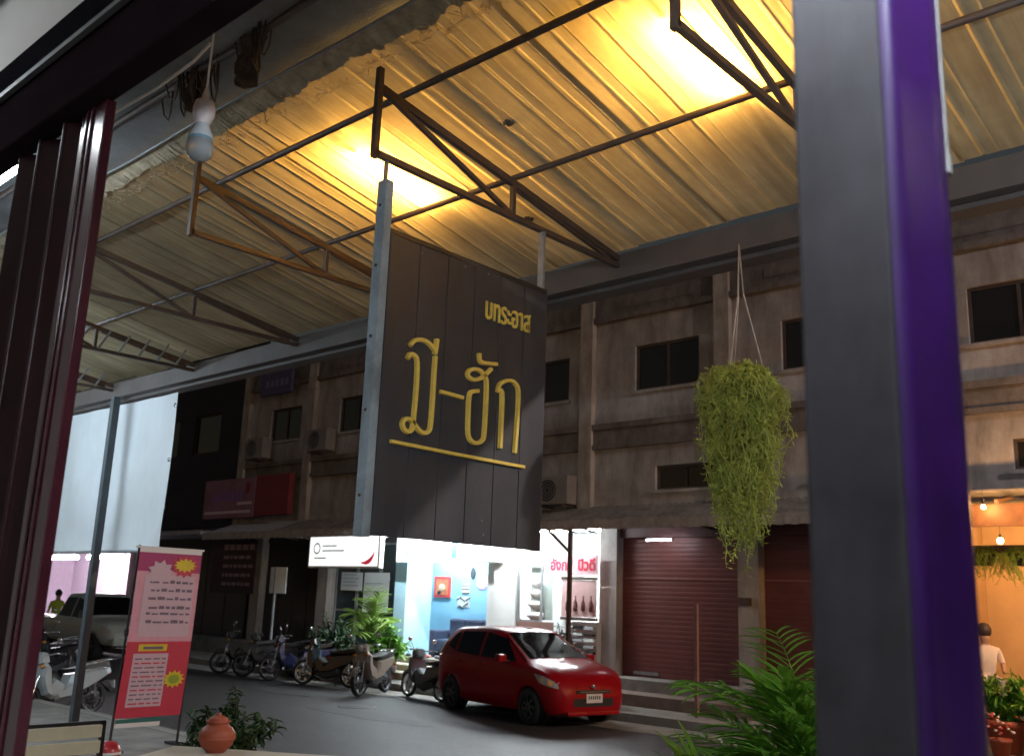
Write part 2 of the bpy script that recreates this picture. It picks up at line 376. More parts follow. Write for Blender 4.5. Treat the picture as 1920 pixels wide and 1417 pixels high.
batten('tube_lamp', 'wall tube high on the left wall of our shop room', (-4.40, -0.3, 4.12), (-4.40, 0.85, 4.12), .02, em('wall_tube_glow', (0.86, 0.93, 1.0), 48))
batten('tube_lamp', 'lit fluorescent tube under the soffit, seen left of the folding gate', (-7.9, 2.1, 4.62), (-6.25, 2.1, 4.62), .016, TUBE_L)

batten('tube_lamp', 'added tube out of view at the left, brightening the white blind', (-13.4, 2.9, 4.15), (-10.6, 2.9, 4.15), .06, TUBE_L)  # added tube, out of view, to light up the vinyl blind

def sheet_z0(y): return 5.03 - 0.185 * (y - 3.0)
# ================================================================== soffit of our shophouse
sof = MB()
nx = 120
for i in range(nx):
    pass
struct('soffit_slab', MB().box(-18, 8, 1.42, 3.05, 5.05, 5.25), SOFF)
for (y, z, r_, lab) in ((2.87, 5.015, .009, 'pale conduit running along the soffit edge'), (2.54, 5.02, .022, 'dark pipe running under the middle of the soffit'), (2.2, 5.025, .012, 'thin cable pinned under the soffit near the wall')):
    o = MB(); pts = [(-16 + .5 * i, y + random.uniform(-.008, .008), z + random.uniform(-.006, .004)) for i in range(46)]
    o.path(pts, r_, 8); ob = o.build('conduit', STEELG if y > 2.8 else STEELD); tag(ob, lab, 'conduit')
# peeling ragged edge where the sheets meet the slab
fl = MB(); random.seed(3)
nr = 1500; x0_, x1_ = -13.0, 2.0; top_, bot_ = [], []
for i in range(nr + 1):
    x = x0_ + (x1_ - x0_) * i / nr
    e = 3.045 + .05 * mnoise.noise(Vector((x * 1.3, 2, 0))) + .045 * mnoise.noise(Vector((x * 5, 7, 0))) + .03 * mnoise.noise(Vector((x * 19, 1, 0))) + .02 * mnoise.noise(Vector((x * 60, 3, 0)))
    top_.append((x, 2.9, 5.045)); bot_.append((x, e, 5.0 - .012 * mnoise.noise(Vector((x * 30, 5, 0)))))
fl.add(top_ + bot_, [(i, i + 1, nr + 2 + i, nr + 1 + i) for i in range(nr)])
fl.build('ragged_mortar', mat('ragged_mortar', (.42, .34, .23), rough=.95, var=.5, scale=9, bump=.6, bscale=40)); 
tag(bpy.data.objects['ragged_mortar'], 'ragged crumbling mortar along the joint of soffit and roof sheets', 'mortar')
fl = MB()
for i in range(1500):
    x = random.uniform(-12, 1.5); y = 3.12 + random.gauss(0, .03); z = sheet_z0(y) - .012 + random.uniform(-.006, .004)
    l_ = random.expovariate(40) + .004; w_ = random.uniform(.0015, .005); a = random.gauss(0, .8)
    ux, uy = math.cos(a), math.sin(a)
    fl.add([(x - ux * l_ + uy * w_, y - uy * l_ - ux * w_, z), (x + ux * l_ + uy * w_ * .6, y + uy * l_ - ux * w_ * .6, z - .004), (x + ux * l_ * .8 - uy * w_, y + uy * l_ * .8 + ux * w_, z), (x - ux * l_ * .7 - uy * w_ * .8, y - uy * l_ * .7 + ux * w_ * .8, z - .003)], [(0, 1, 2, 3)])
tag(fl.build('peeling_fibres', PEEL), 'loose pale fibres stuck along the crumbling mortar edge', 'debris', kind='stuff')
random.seed(11)
# hanging scraps of wire and cloth
sw = thing('wire_bundle', 'tangle of dark wires and brown cloth scraps hanging from the soffit pipe', 'wires', (-4.6, 2.54, 5.0))
m_ = MB()
for k in range(26):
    x = random.choice((-4.95, -4.4)) + random.gauss(0, .12); y = 2.54 + random.gauss(0, .03); L_ = random.uniform(.08, .26); dx = random.uniform(-.18, .18)
    m_.path([(x, y, 5.04), (x + dx * .25, y + .02, 5.0 - L_ * .75), (x + dx * .5, y + .03, 5.0 - L_), (x + dx * .8, y + .02, 5.0 - L_ * .7), (x + dx, y, 5.04)], .0055, 5)
m_.build('wires', STEELD, sw)['kind'] = 'stuff'
RAG = mat('brown_rag', (.10, .065, .045), rough=.95, var=.5, scale=14)
for (rx, rl) in ((-4.98, .26), (-4.42, .30)):
    vs = []
    for j in range(7):
        for i in range(7):
            u, v = i / 6, j / 6; vs.append((rx + (u - .5) * (.26 - .1 * v) + .03 * math.sin(v * 6 + u * 3), 2.54 + .05 * math.sin(u * 9 + v * 3) + .02 * v, 5.02 - rl * v * (.75 + .25 * math.sin(u * 5))))
    rg_ = MB().add(vs, [(j * 7 + i, j * 7 + i + 1, (j + 1) * 7 + i + 1, (j + 1) * 7 + i) for j in range(6) for i in range(6)], True).build('cloth_scrap', RAG, sw)
    so = rg_.modifiers.new('thick', 'SOLIDIFY'); so.thickness = .006
# bare bulb on a cord
bulb = thing('hanging_bulb', 'unlit white bulb in a socket, hanging on a white cord', 'bulb', (-3.235, 1.7, 3.6))
bx, by = -3.235, 1.7
MB().path([(bx - .015, by, 5.05), (bx - .012, by, 4.6), (bx + .004, by, 4.12), (bx, by, 3.89)], .0045, 6).build('cord', WHITEP, bulb)
MB().lathe([(.006, .315), (.012, .29), (.016, .27), (.036, .255), (.042, .23), (.042, .20), (.032, .175), (.026, .16)], 18, (bx, by, 3.6)).build('socket', mat('socket_pinkish', (.82, .74, .75), rough=.5, var=.1), bulb)
MB().lathe([(.026, .162), (.034, .14), (.044, .12), (.047, .10)], 18, (bx, by, 3.6)).build('bulb_neck', mat('bulb_white', (.75, .8, .85), rough=.35, var=.05), bulb)
MB().lathe([(.0475, .10), (.0475, .09)], 18, (bx, by, 3.6)).build('blue_band', mat('bulb_blue', (.18, .38, .5), rough=.4, var=.05), bulb)
MB().lathe([(.047, .09), (.052, .07), (.053, .05), (.047, .03), (.03, .014), (0.0005, .008)], 18, (bx, by, 3.6)).build('dome', mat('bulb_dome', (.75, .8, .82), rough=.15, var=.03, trans=.55), bulb)
cb = MB().path([(-3.245, 1.7, 4.12), (-3.33, 1.68, 4.06), (-3.6, 1.66, 4.02), (-3.95, 1.6, 3.97), (-4.6, 1.5, 4.2)], .007, 6).build('loose_cable', WHITEP)
tag(cb, 'loose pale cable drooping from the bulb cord behind the header', 'cable')

# ================================================================== street canopy
def sheet_z(y): return 5.03 - 0.185 * (y - 3.0)
cp = thing('street_canopy', 'long metal canopy over the pavement on steel trusses and purlins', 'canopy', (-5, 4.3, 4.4))
# corrugated roof sheets, each a part
random.seed(21)
def sheet_mesh(wd, y0, y1, phase):
    me = MB(); xs = []; zz = []
    p = 0.0; pitch = .2567
    pat = [(0, 0), (.10, 0), (.112, .0045), (.122, .0045), (.134, 0), (.19, 0), (.2, .002), (.21, 0)]
    k = 0
    while k * pitch < wd - 1e-6:
        for (dx, dz) in pat:
            if k * pitch + dx <= wd: xs.append(k * pitch + dx); zz.append(dz)
        # two small stiffening ribs in the flat pan
        k += 1
    xs.append(wd); zz.append(0)
    ys = [y0 + (y1 - y0) * i / 6 for i in range(7)]
    vs = []
    for j, y in enumerate(ys):
        sag = -.005 * math.sin(math.pi * ((j % 3) / 3.0))
        for x, z in zip(xs, zz): vs.append((x, y - y0, -0.185 * (y - y0) + z + sag))
    n = len(xs); fs = [(j * n + i, j * n + i + 1, (j + 1) * n + i + 1, (j + 1) * n + i) for j in range(6) for i in range(n - 1)]
    me.add(vs, fs)
    return me
proto = None
X = -16.0; k = 0
while X < 3.2:
    if proto is None:
        proto = sheet_mesh(.77, 2.99, 5.52, 0).build('roof_sheet', SHEET, cp, world=False); o = proto
    else:
        o = proto.copy(); COL.objects.link(o); o.parent = cp
    o.location = Vector((X, 2.99 + random.uniform(-.03, .03), sheet_z(2.99) + .006 * (k % 2) + random.uniform(-.002, .002))) - wloc(cp)
    o.rotation_euler = (0, 0, random.uniform(-.004, .004))
    X += .76; k += 1
for y in (3.39, 4.37): MB().tube((-16, y, sheet_z(y) - .035), (3.2, y, sheet_z(y) - .035), .021, 8).build('purlin', STEELD, cp)
# outer beam + gutter board
MB().box(-16.2, 3.3, 5.40, 5.50, 4.30, 4.485).build('edge_beam', mat('beam_grey_brown', (.085, .07, .064), rough=.7, var=.3, scale=4, stain=(.07, .05, .045), stain_amt=.6), cp)
MB().box(-16.2, 3.3, 5.505, 5.66, 4.27, 4.30).build('gutter_lip', mat('beam_grey_brown', (0, 0, 0)), cp)
MB().box(-16.2, 3.3, 5.64, 5.66, 4.302, 4.50).build('gutter_board', mat('beam_grey_brown', (0, 0, 0)), cp)
def truss(x, lace=False):
    top0 = (x, 3.12, sheet_z(3.12) - .17); top1 = (x, 5.42, 4.47)
    tr = MB().bar((x, 3.12, 4.80), (x, 5.40, 4.455), .035, .045).build('truss_top_chord', STEELD, cp)
    tr2 = tr
    MB().bar((x, 3.10, 4.40), (x, 5.40, 4.40), .035, .035).build('bottom_chord', STEELD, tr2)
    MB().bar((x, 3.10, 4.37), (x, 3.10, 4.92), .035, .035).build('post', STEELD, tr2)
    MB().bar((x + .004, 3.13, 4.79), (x + .004, 4.22, 4.415), .028, .028).build('diagonal', STEELD, tr2)
    MB().bar((x, 4.25, 4.42), (x, 4.25, 4.62), .03, .03).build('strut', STEELD, tr2)
    MB().bar((x - .004, 4.3, 4.60), (x - .004, 5.3, 4.43), .026, .026).build('diagonal', STEELD, tr2)
    if lace:
        for i in range(9):
            y = 3.4 + i * .22
            MB().bar((x + .02, y, 4.41), (x + .02, y + .11, 4.62), .02, .02).build('lacing', STEELG, tr2)
for i in range(-1, 7): truss(-1.97 - 1.96 * i, lace=(i in (4, 5)))
MB().box(-16, -9.6, 3.0, 3.03, 4.36, 4.44).build('stay_rail', STEELD, cp)
# support post
ps = thing('canopy_post', 'slim dark steel post holding up the canopy beside the white blind', 'post', (-11.6, 5.38, .295))
MB().bar((-11.6, 5.38, .30), (-11.6, 5.38, 4.29), .085, .085).build('shaft', mat('blue_grey_post', (.06, .075, .085), rough=.5, var=.2), ps)
MB().box(-11.7, -11.5, 5.28, 5.48, .297, .312).build('base_plate', STEELD, ps)
# warm lamps under the canopy
def canopy_lamp(x, label):
    y0, y1 = 3.70, 4.36
    t = thing('canopy_lamp', label, 'lamp', (x, 3.9, sheet_z(3.9) + .16), 0, 'warm lamps on the canopy')
    z0, z1 = sheet_z(y0) + .14, sheet_z(y1) + .085
    MB().tube((x, y0, z0), (x, y1, z1), .045, 8).build('tube', WARM, t)
    MB().bar((x, y0 - .05, z0 + .09), (x, y1 + .05, z1 + .09), .22, .02).build('reflector', WHITEP, t)
    for (y, z) in ((y0 - .03, z0), (y1 + .03, z1)):
        MB().bar((x, y, sheet_z(y) + .02), (x, y, z + .08), .03, .03).build('bracket', STEELG, t)
canopy_lamp(-4.86, 'warm lamp shining through the roof sheet just left of the hanging sign')
canopy_lamp(-2.40, 'warm lamp shining through the roof sheet above right, near the column')
# small dark mud nests / debris on the sheet
for (x, y, lab) in ((-3.72, 3.93, 'larger dark mud nest under the canopy sheet'), (-4.35, 4.85, 'small dark mud nest on the sheet above the sign')):
    nb = MB()
    for k in range(9): nb.ball((x + random.uniform(-.05, .05), y + random.uniform(-.03, .03), sheet_z(y) - .008), random.uniform(.008, .02), 6, 5)
    tag(nb.build('mud_nest', STEELD), lab, 'nest')

# ================================================================== hanging shop sign
SX = -3.88
sg = thing('hanging_shop_sign', 'charcoal shop sign with gold Thai letters hanging from the canopy truss', 'sign', (-3.94, 3.85, 2.29))
SY0, SY1, SZ0, SZ1 = 3.16, 4.57, 2.30, 3.95
npl = 6
for i in range(npl):
    a = SY0 + .055 + (SY1 - SY0 - .06) * i / npl; b = SY0 + .055 + (SY1 - SY0 - .06) * (i + 1) / npl
    pb = MB(); pb.box(SX - .024, SX - .008, a + .0005, b - .0005, SZ0, SZ1)
    pb.box(SX - .008, SX, a + .0035, b - .0035, SZ0 + .003, SZ1 - .003)
    pb.build('cladding_board', SIGNM, sg, bevel=.003)
MB().box(SX - .10, SX - .03, SY0 + .05, SY1, SZ0 + .02, SZ1 - .02).build('backing_frame', STEELD, sg)
MB().box(SX - .02, SX - .004, SY0 + .06, SY1 - .01, SZ1 + .002, SZ1 + .03).build('top_trim', BLACKP, sg)
MB().box(SX - .07, SX + .004, SY0 - .005, SY0 + .05, SZ0 - .01, 4.25).build('near_post', mat('pale_blue_steel', (.34, .42, .46), rough=.5, var=.3, scale=5, stain=(.1, .11, .12), stain_amt=.7, stain_scale=(3, 3, 2)), sg, bevel=.004)
for z in (2.5, 2.95, 3.35, 3.75, 4.1): MB().ball((SX - .035, SY0 - .007, z), .009, 8, 6).build('rivet', STEELD, sg)
MB().box(SX - .06, SX - .02, SY1 - .04, SY1 + .015, SZ0, SZ1 + .02).build('far_post', SIGNM, sg)
MB().bar((SX - .04, SY1 - .03, SZ1), (SX - .04, SY1 - .03, 4.385), .045, .02).build('hanger', STEELG, sg)
MB().bar((SX - .05, SY0 + .03, 4.24), (SX - .05, SY0 + .03, 4.385), .02, .02).build('hanger', STEELG, sg)
strokes = {'m': [(3.386, 3.272), (3.398, 3.294), (3.428, 3.295), (3.454, 3.263), (3.459, 3.117), (3.453, 2.967), (3.448, 2.893), (3.427, 2.867), (3.394, 2.871), (3.374, 2.899), (3.386, 2.927), (3.416, 2.937), (3.445, 2.926), (3.476, 2.901), (3.509, 2.88), (3.542, 2.877), (3.57, 2.894), (3.581, 2.934), (3.585, 3.058), (3.586, 3.224), (3.588, 3.315)], 'i1': [(3.399, 3.35), (3.427, 3.379), (3.471, 3.394), (3.517, 3.392), (3.556, 3.374), (3.585, 3.352)], 'i2': [(3.592, 3.416), (3.589, 3.376), (3.583, 3.342)], 'dash': [(3.649, 3.129), (3.73, 3.128), (3.813, 3.126)], 'h': [(4.044, 3.339), (4.004, 3.3), (3.955, 3.265), (3.895, 3.249), (3.853, 3.263), (3.86, 3.291), (3.907, 3.314), (3.962, 3.311), (3.999, 3.284), (4.014, 3.243), (4.016, 3.105), (4.012, 2.945), (3.998, 2.903), (3.955, 2.88), (3.906, 2.887), (3.878, 2.925), (3.872, 3.037), (3.873, 3.144), (3.893, 3.174), (3.939, 3.188)], 'a': [(3.942, 3.408), (3.948, 3.375), (3.98, 3.366), (4.088, 3.381)], 'k1': [(4.115, 3.222), (4.127, 3.26), (4.165, 3.287), (4.218, 3.305), (4.267, 3.296), (4.299, 3.252), (4.298, 3.093), (4.285, 2.875)], 'k2': [(4.117, 3.225), (4.151, 3.217), (4.155, 3.069), (4.153, 2.886)], 'line': [(3.309, 2.797), (3.806, 2.793), (4.367, 2.793)]}
def ribbon(pts, wd, x0, x1):
    """flat letter stroke (y,z polyline) with thickness along x"""
    P = [Vector((0, p[0], p[1])) for p in pts]
    # resample smooth
    Q = []
    for i in range(len(P) - 1):
        p0 = P[max(i - 1, 0)]; p1 = P[i]; p2 = P[i + 1]; p3 = P[min(i + 2, len(P) - 1)]
        for t in (0, .33, .66):
            Q.append(0.5 * ((2 * p1) + (-p0 + p2) * t + (2 * p0 - 5 * p1 + 4 * p2 - p3) * t * t + (-p0 + 3 * p1 - 3 * p2 + p3) * t ** 3))
    Q.append(P[-1]); k = len(Q); vs = []
    for i, q in enumerate(Q):
        d = (Q[min(i + 1, k - 1)] - Q[max(i - 1, 0)]).normalized(); nrm = Vector((0, -d.z, d.y))
        if i == 0: q = q - d * wd * .35
        if i == k - 1: q = q + d * wd * .35
        for x, s_ in ((x0, 1), (x1, .8), (x1, -.8), (x0, -1)): vs.append((x, q.y + nrm.y * wd / 2 * s_, q.z + nrm.z * wd / 2 * s_))
    fs = [(i * 4 + j, i * 4 + (j + 1) % 4, (i + 1) * 4 + (j + 1) % 4, (i + 1) * 4 + j) for i in range(k - 1) for j in range(4)]
    fs += [(0, 1, 2, 3), ((k - 1) * 4 + 3, (k - 1) * 4 + 2, (k - 1) * 4 + 1, (k - 1) * 4)]
    return MB().add(vs, fs)
names = {'m': 'letter', 'i1': 'vowel_mark', 'i2': 'vowel_mark', 'dash': 'dash', 'h': 'letter', 'a': 'vowel_mark', 'k1': 'letter', 'k2': 'letter_stem', 'line': 'underline'}
for k_, pts in strokes.items():
    off = {'i2': .002, 'k2': .0015}.get(k_, 0)
    ribbon(pts, .025 if k_ != 'line' else .022, SX + .0005, SX + .022 + off).build(names[k_], GOLD, sg)
text_mesh('small_lettering', '\u0e1a\u0e17\u0e23\u0e30\u0e2d\u0e32\u0e2a', .195, GOLD, sg, (SX + .008, 4.185, 3.705), FACE_X, .006, sx=.60, bold=.001)
for (y, z) in ((3.45, 3.9), (4.0, 3.93), (4.03, 2.44), (4.05, 2.36), (3.8, 3.92)): MB().ball((SX + .001, y, z), .006, 6, 5).build('screw', STEELG, sg)

# ================================================================== white roll-down blind at the canopy edge
bl = thing('vinyl_blind', 'big white vinyl blind hanging at the canopy edge on the far left', 'blind', (-12, 5.5, 2.4))
m_ = MB(); nx_, nz_ = 40, 18; vs = []
for j in range(nz_ + 1):
    for i in range(nx_ + 1):
        x = -15.5 + 5.08 * i / nx_; z = 2.41 + 1.84 * j / nz_
        vs.append((x, 5.575 + .02 * math.sin(x * 3.1) * (1 - j / nz_) + .009 * math.sin(x * 9 + z * 4) + .012 * mnoise.noise(Vector((x * 2.2, z * 1.4, 0))), z))
fs = [(j * (nx_ + 1) + i, j * (nx_ + 1) + i + 1, (j + 1) * (nx_ + 1) + i + 1, (j + 1) * (nx_ + 1) + i) for j in range(nz_) for i in range(nx_)]
m_.add(vs, fs, True).build('sheet', None or mat('white_vinyl', (.78, .84, .88), rough=.45, var=.12, scale=1.2, stain=(.6, .63, .62), stain_amt=.5, stain_scale=(2.5, 2.5, .8)), bl)
MB().tube((-15.55, 5.575, 2.40), (-10.38, 5.575, 2.40), .02, 8).build('bottom_rod', STEELG, bl)
for z in (2.9, 3.45, 4.1): MB().lathe([(.012, -.008), (.026, -.008), (.026, .008), (.012, .008)], 10, (-10.46, 5.575, z), 'y').build('eyelet', CHROME, bl)
translucent(MATS['white_vinyl'], (.72, .8, .85), .3)   # the vinyl lets light through

# ================================================================== shophouses across the street
P0 = -25.42; PW = 3.27
FY = 16.0            # face of the upper floors
BLUE = mat('blue_room_paint', (.24, .55, .78), rough=.8, var=.08, scale=2)
BLUE_P = mat('pale_blue_paint', (.42, .68, .80), rough=.8, var=.06)
WHITEW = mat('white_shop_paint', (.72, .74, .73), rough=.8, var=.08, scale=2)
WARMW = mat('cream_restaurant_paint', (.62, .46, .30), rough=.8, var=.12, scale=2)
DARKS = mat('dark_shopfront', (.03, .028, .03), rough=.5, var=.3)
def upper(h, x0, low=True):
    x1 = x0 + PW; a = x0 + .17
    wn_ = [(x0 + 1.17, x0 + 2.70, 6.28, 7.24)]
    if low: wn_.append((x0 + 1.68, x0 + 3.02, 4.22, 4.70))
    holes_wall(MB(), x0 + .165, x1 - .165, 3.75, 9.3, FY, FY + .2, wn_).build('upper_wall', PLASTER, h)
    MB().box(x0 - .163, x0 + .163, FY - .14, FY + .2, 3.75, 9.3).build('pilaster', PILAS, h)
    MB().box(x0 + .166, x1 - .166, FY - .12, FY - .002, 7.86, 7.98).build('ledge', PLASTER_D, h)
    MB().box(x0 + .166, x1 - .166, FY - .06, FY - .002, 7.985, 8.42).build('upper_band', PLASTER_D, h)
    MB().box(x0 + .166, x1 - .166, FY - .13, FY - .002, 5.53, 5.65).build('ledge', PLASTER_D, h)
    MB().box(x0 + .166, x1 - .166, FY - .07, FY - .002, 5.22, 5.525).build('spandrel_band', PLASTER_D, h)
    MB().box(x0 + .166, x1 - .166, FY - .11, FY - .002, 5.12, 5.215).build('ledge', PLASTER_D, h)
    for wx in wn_:
        wo = MB().box(wx[0] + .03, wx[1] - .03, FY + .10, FY + .11, wx[2] + .03, wx[3] - .03).build('window', GLASSD, h)
        fr = frame_rect(MB(), wx[0] + .001, wx[1] - .001, wx[2] + .001, wx[3] - .001, FY + .07, FY + .13, .05)
        k = (wx[0] + wx[1]) / 2; fr.box(k - .025, k + .025, FY + .072, FY + .128, wx[2] + .051, wx[3] - .051)
        fr.build('window_frame', WFRAME, wo)
        MB().box(wx[0] - .06, wx[1] + .06, FY - .07, FY - .002, wx[2] - .07, wx[2] - .005).build('sill', PLASTER, wo)
    MB().box(x0 + .9, x0 + 2.6, FY - .075, FY - .062, 8.1, 8.3).build('vent_strip', PLASTER_D, h)
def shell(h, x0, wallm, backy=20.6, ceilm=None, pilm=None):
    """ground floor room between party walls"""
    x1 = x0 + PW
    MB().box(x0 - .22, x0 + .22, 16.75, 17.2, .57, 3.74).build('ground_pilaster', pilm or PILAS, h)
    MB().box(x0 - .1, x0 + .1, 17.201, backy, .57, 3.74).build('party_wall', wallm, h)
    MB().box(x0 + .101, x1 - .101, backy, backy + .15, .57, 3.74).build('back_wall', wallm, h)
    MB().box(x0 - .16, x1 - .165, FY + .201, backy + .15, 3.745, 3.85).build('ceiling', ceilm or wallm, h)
def awning(h, x0, x1, m=AWN):
    mb = MB(); n = int((x1 - x0) / .038); vs = []
    prof_ = [(16.0 - .003, 3.94), (15.4, 3.72), (14.85, 3.53)]
    for (y, z) in prof_:
        for i in range(n + 1): vs.append((x0 + (x1 - x0) * i / n, y, z + .022 * math.sin(i * math.pi / 2)))
    fs = [(j * (n + 1) + i, j * (n + 1) + i + 1, (j + 1) * (n + 1) + i + 1, (j + 1) * (n + 1) + i) for j in range(2) for i in range(n)]
    mb.add(vs, fs).add([(v[0], v[1], v[2] - .006) for v in vs], [f[::-1] for f in fs])
    o = mb.build('awning', m, h)
    # scalloped drop edge
    d = MB(); k = int((x1 - x0) / .13)
    for i in range(k):
        a = x0 + (x1 - x0) * i / k; b = a + (x1 - x0) / k * .965
        d.box(a, b, 14.84, 14.847, 3.37 + .012 * (i % 2), 3.562)
    d.build('awning_fringe', mat('awning_fringe', (.33, .3, .29), rough=.7, var=.3, scale=8), o)
    for xx in (x0 + .25, x1 - .25): MB().bar((xx, 15.98, 3.42), (xx, 14.9, 3.49), .04, .04).build('bracket', STEELD, o)

# --- F and G: closed maroon roller shutters
def shutter_house(x0, label):
    h = thing('shophouse', label, 'building', (x0 + PW / 2, FY, .57), 0, 'row of shophouses across the street')
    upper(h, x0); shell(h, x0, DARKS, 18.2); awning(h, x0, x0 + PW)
    sh = MB(); xa, xb = x0 + .225, x0 + PW - .225; z = .575; i = 0
    while z < 3.35:
        z2 = min(z + .095, 3.36)
        sh.add([(xa, 16.98, z), (xb, 16.98, z), (xb, 16.9765, z + .03), (xa, 16.9765, z + .03), (xb, 16.9765, z2 - .02), (xa, 16.9765, z2 - .02), (xb, 16.98, z2), (xa, 16.98, z2)],
               [(0, 1, 2, 3), (3, 2, 4, 5), (5, 4, 6, 7)]); z = z2
    s = sh.build('roller_shutter', SHUT, h)
    MB().box(xa, xb, 16.86, 17.1, 3.365, 3.74).build('shutter_box', mat('shutter_box_paint', (.09, .03, .028), rough=.5, var=.25), h)
    MB().box(xa + .3, xa + .9, 16.945, 16.96, .62, .68).build('shutter_handle', STEELG, s)
    MB().box(xa, xb, 16.955, 16.99, 2.52, 2.545).build('lock_rail', mat('lock_rail', (.26, .12, .11), rough=.4, var=.2), s)
    return h
hF = shutter_house(P0 + 4 * PW, 'shophouse with a closed maroon shutter just right of the red car')
hG = shutter_house(P0 + 5 * PW, 'shophouse with a closed maroon shutter partly behind the grey column')
# --- E: bright beauty shop
hE = thing('shophouse', 'shophouse with a bright white shop with pink signs behind the red car', 'building', (P0 + 3.5 * PW, FY, .57), 0, 'row of shophouses across the street')
xE = P0 + 3 * PW; upper(hE, xE, low=False); shell(hE, xE, WHITEW, 20.0, pilm=WHITEW); awning(hE, xE, xE + PW)
# --- D: blue room
hD = thing('shophouse', 'shophouse with an open pale blue room and a dark sofa', 'building', (P0 + 2.5 * PW, FY, .57), 0, 'row of shophouses across the street')
xD = P0 + 2 * PW; upper(hD, xD, low=False); shell(hD, xD, BLUE_P, 20.0, ceilm=WHITEW, pilm=BLUE_P); awning(hD, xD, xD + PW)
MB().box(xD + .102, xD + PW - .102, 17.75, 17.9, .572, 3.735).build('blue_wall', BLUE, hD)
MB().box(xD + PW + .17, xD + PW + .84, 16.55, 16.748, .572, 3.735).build('white_pillar', WHITEW, hD)
# --- C: glazed shop
hC = thing('shophouse', 'shophouse with a dim glazed front, paper notices and a white lit signboard', 'building', (P0 + 1.5 * PW, FY, .57), 0, 'row of shophouses across the street')
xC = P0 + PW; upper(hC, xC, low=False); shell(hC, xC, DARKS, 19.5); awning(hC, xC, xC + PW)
gl = mat('shop_glass', (.03, .05, .06), rough=.08, var=.1)
for i in range(3):
    a = xC + .24 + i * .94
    pn = MB().box(a + .03, a + .9, 17.06, 17.075, .62, 3.3).build('shop_pane', gl, hC)
    fr = frame_rect(MB(), a, a + .93, .575, 3.36, 17.03, 17.1, .045); fr.box(a + .046, a + .884, 17.032, 17.098, 1.55, 1.6); fr.build('pane_frame', STEELG, pn)
MB().box(xC + .23, xC + PW - .23, 17.0, 17.1, 3.37, 3.74).build('fascia', DARKS, hC)
# --- B: dark store, left end of row
hB = thing('shophouse', 'shophouse with a dark closed front under the pink sign, left end of the row', 'building', (P0 + .5 * PW, FY, .57), 0, 'row of shophouses across the street')
upper(hB, P0, low=False); shell(hB, P0, DARKS, 18.2); awning(hB, P0, P0 + PW, mat('pale_awning', (.3, .31, .34), rough=.7, var=.2))
for i in range(4):
    a = P0 + .24 + i * .70
    MB().box(a, a + .67, 16.98, 17.02, .575, 3.4).build('fold_door_panel', DARKS, hB)
MB().box(P0 + .23, P0 + PW - .23, 16.95, 17.1, 3.41, 3.74).build('fascia', DARKS, hB)
# --- H: warm restaurant
hH = thing('shophouse', 'shophouse with an open warm lit restaurant at the far right', 'building', (P0 + 6.5 * PW, FY, .57), 0, 'row of shophouses across the street')
xH = P0 + 6 * PW; upper(hH, xH); shell(hH, xH, WARMW, 19.6); 
MB().box(xH + PW - .2, xH + PW + .2, 16.75, 19.6, .57, 3.74).build('end_wall', WARMW, hH)
MB().box(xH + PW - .163, xH + PW + .163, FY - .14, FY + .2, 3.75, 9.3).build('pilaster', PILAS, hH)
WOOD = mat('dark_wood', (.16, .07, .03), rough=.6, var=.35, scale=6)
o_ = MB().box(xH - .1, xH + PW + .1, 15.2, 15.26, 3.30, 3.62).build('timber_fascia', WOOD, hH)
for i in range(5): MB().bar((xH + .2 + i * .7, 15.23, 3.66), (xH + .2 + i * .7, 16.0, 3.78), .06, .06).build('rafter', WOOD, hH)
MB().box(xH - .1, xH + PW + .1, 15.15, 16.0, 3.80, 3.83).build('lean_to_roof', AWN, hH)
MB().box(xH + .3, xH + PW - .3, 16.6, 16.7, 3.0, 3.12).build('hanging_rail', WOOD, hH)
# shop interior partition + mirror frames
for (a, z) in ((xH + .9, 1.9), (xH + 1.5, 2.0), (xH + 2.1, 1.85)):
    MB().box(a, a + .42, 19.55, 19.598, z, z + .5).build('picture_frame', WOOD, hH)

# --- dark neighbouring block, left of the row
dk = thing('dark_building', 'unlit dark building between the pink sign and the white blind', 'building', (-28.8, 16.3, .57))
NAVY = mat('dark_navy_cladding', (.022, .024, .035), rough=.8, var=.3, scale=.8)
holes_wall(MB(), -32.3, P0 - .17, 3.9, 10.5, 16.35, 16.6, [(-31.6, -30.2, 6.3, 7.6), (-29.2, -27.6, 6.3, 7.6)]).build('wall', NAVY, dk)
for a, b in ((-31.6, -30.2), (-29.2, -27.6)):
    wo = MB().box(a + .03, b - .03, 16.45, 16.46, 6.33, 7.57).build('window', GLASSD, dk); frame_rect(MB(), a + .001, b - .001, 6.301, 7.599, 16.42, 16.5, .05).build('window_frame', WFRAME, wo)
MB().box(-32.3, P0 - .24, 16.9, 17.1, .575, 3.89).build('ground_wall', DARKS, dk)
MB().box(-32.4, P0 - .25, 14.9, 16.34, 3.55, 3.66).build('flat_awning', mat('pale_awning', (0, 0, 0)), dk)
for i in range(5): MB().box(-31.9 + i * 1.2, -30.75 + i * 1.2, 16.84, 16.898, .58, 3.3).build('shutter_panel', mat('dark_panel', (.045, .04, .042), rough=.55, var=.25), dk)
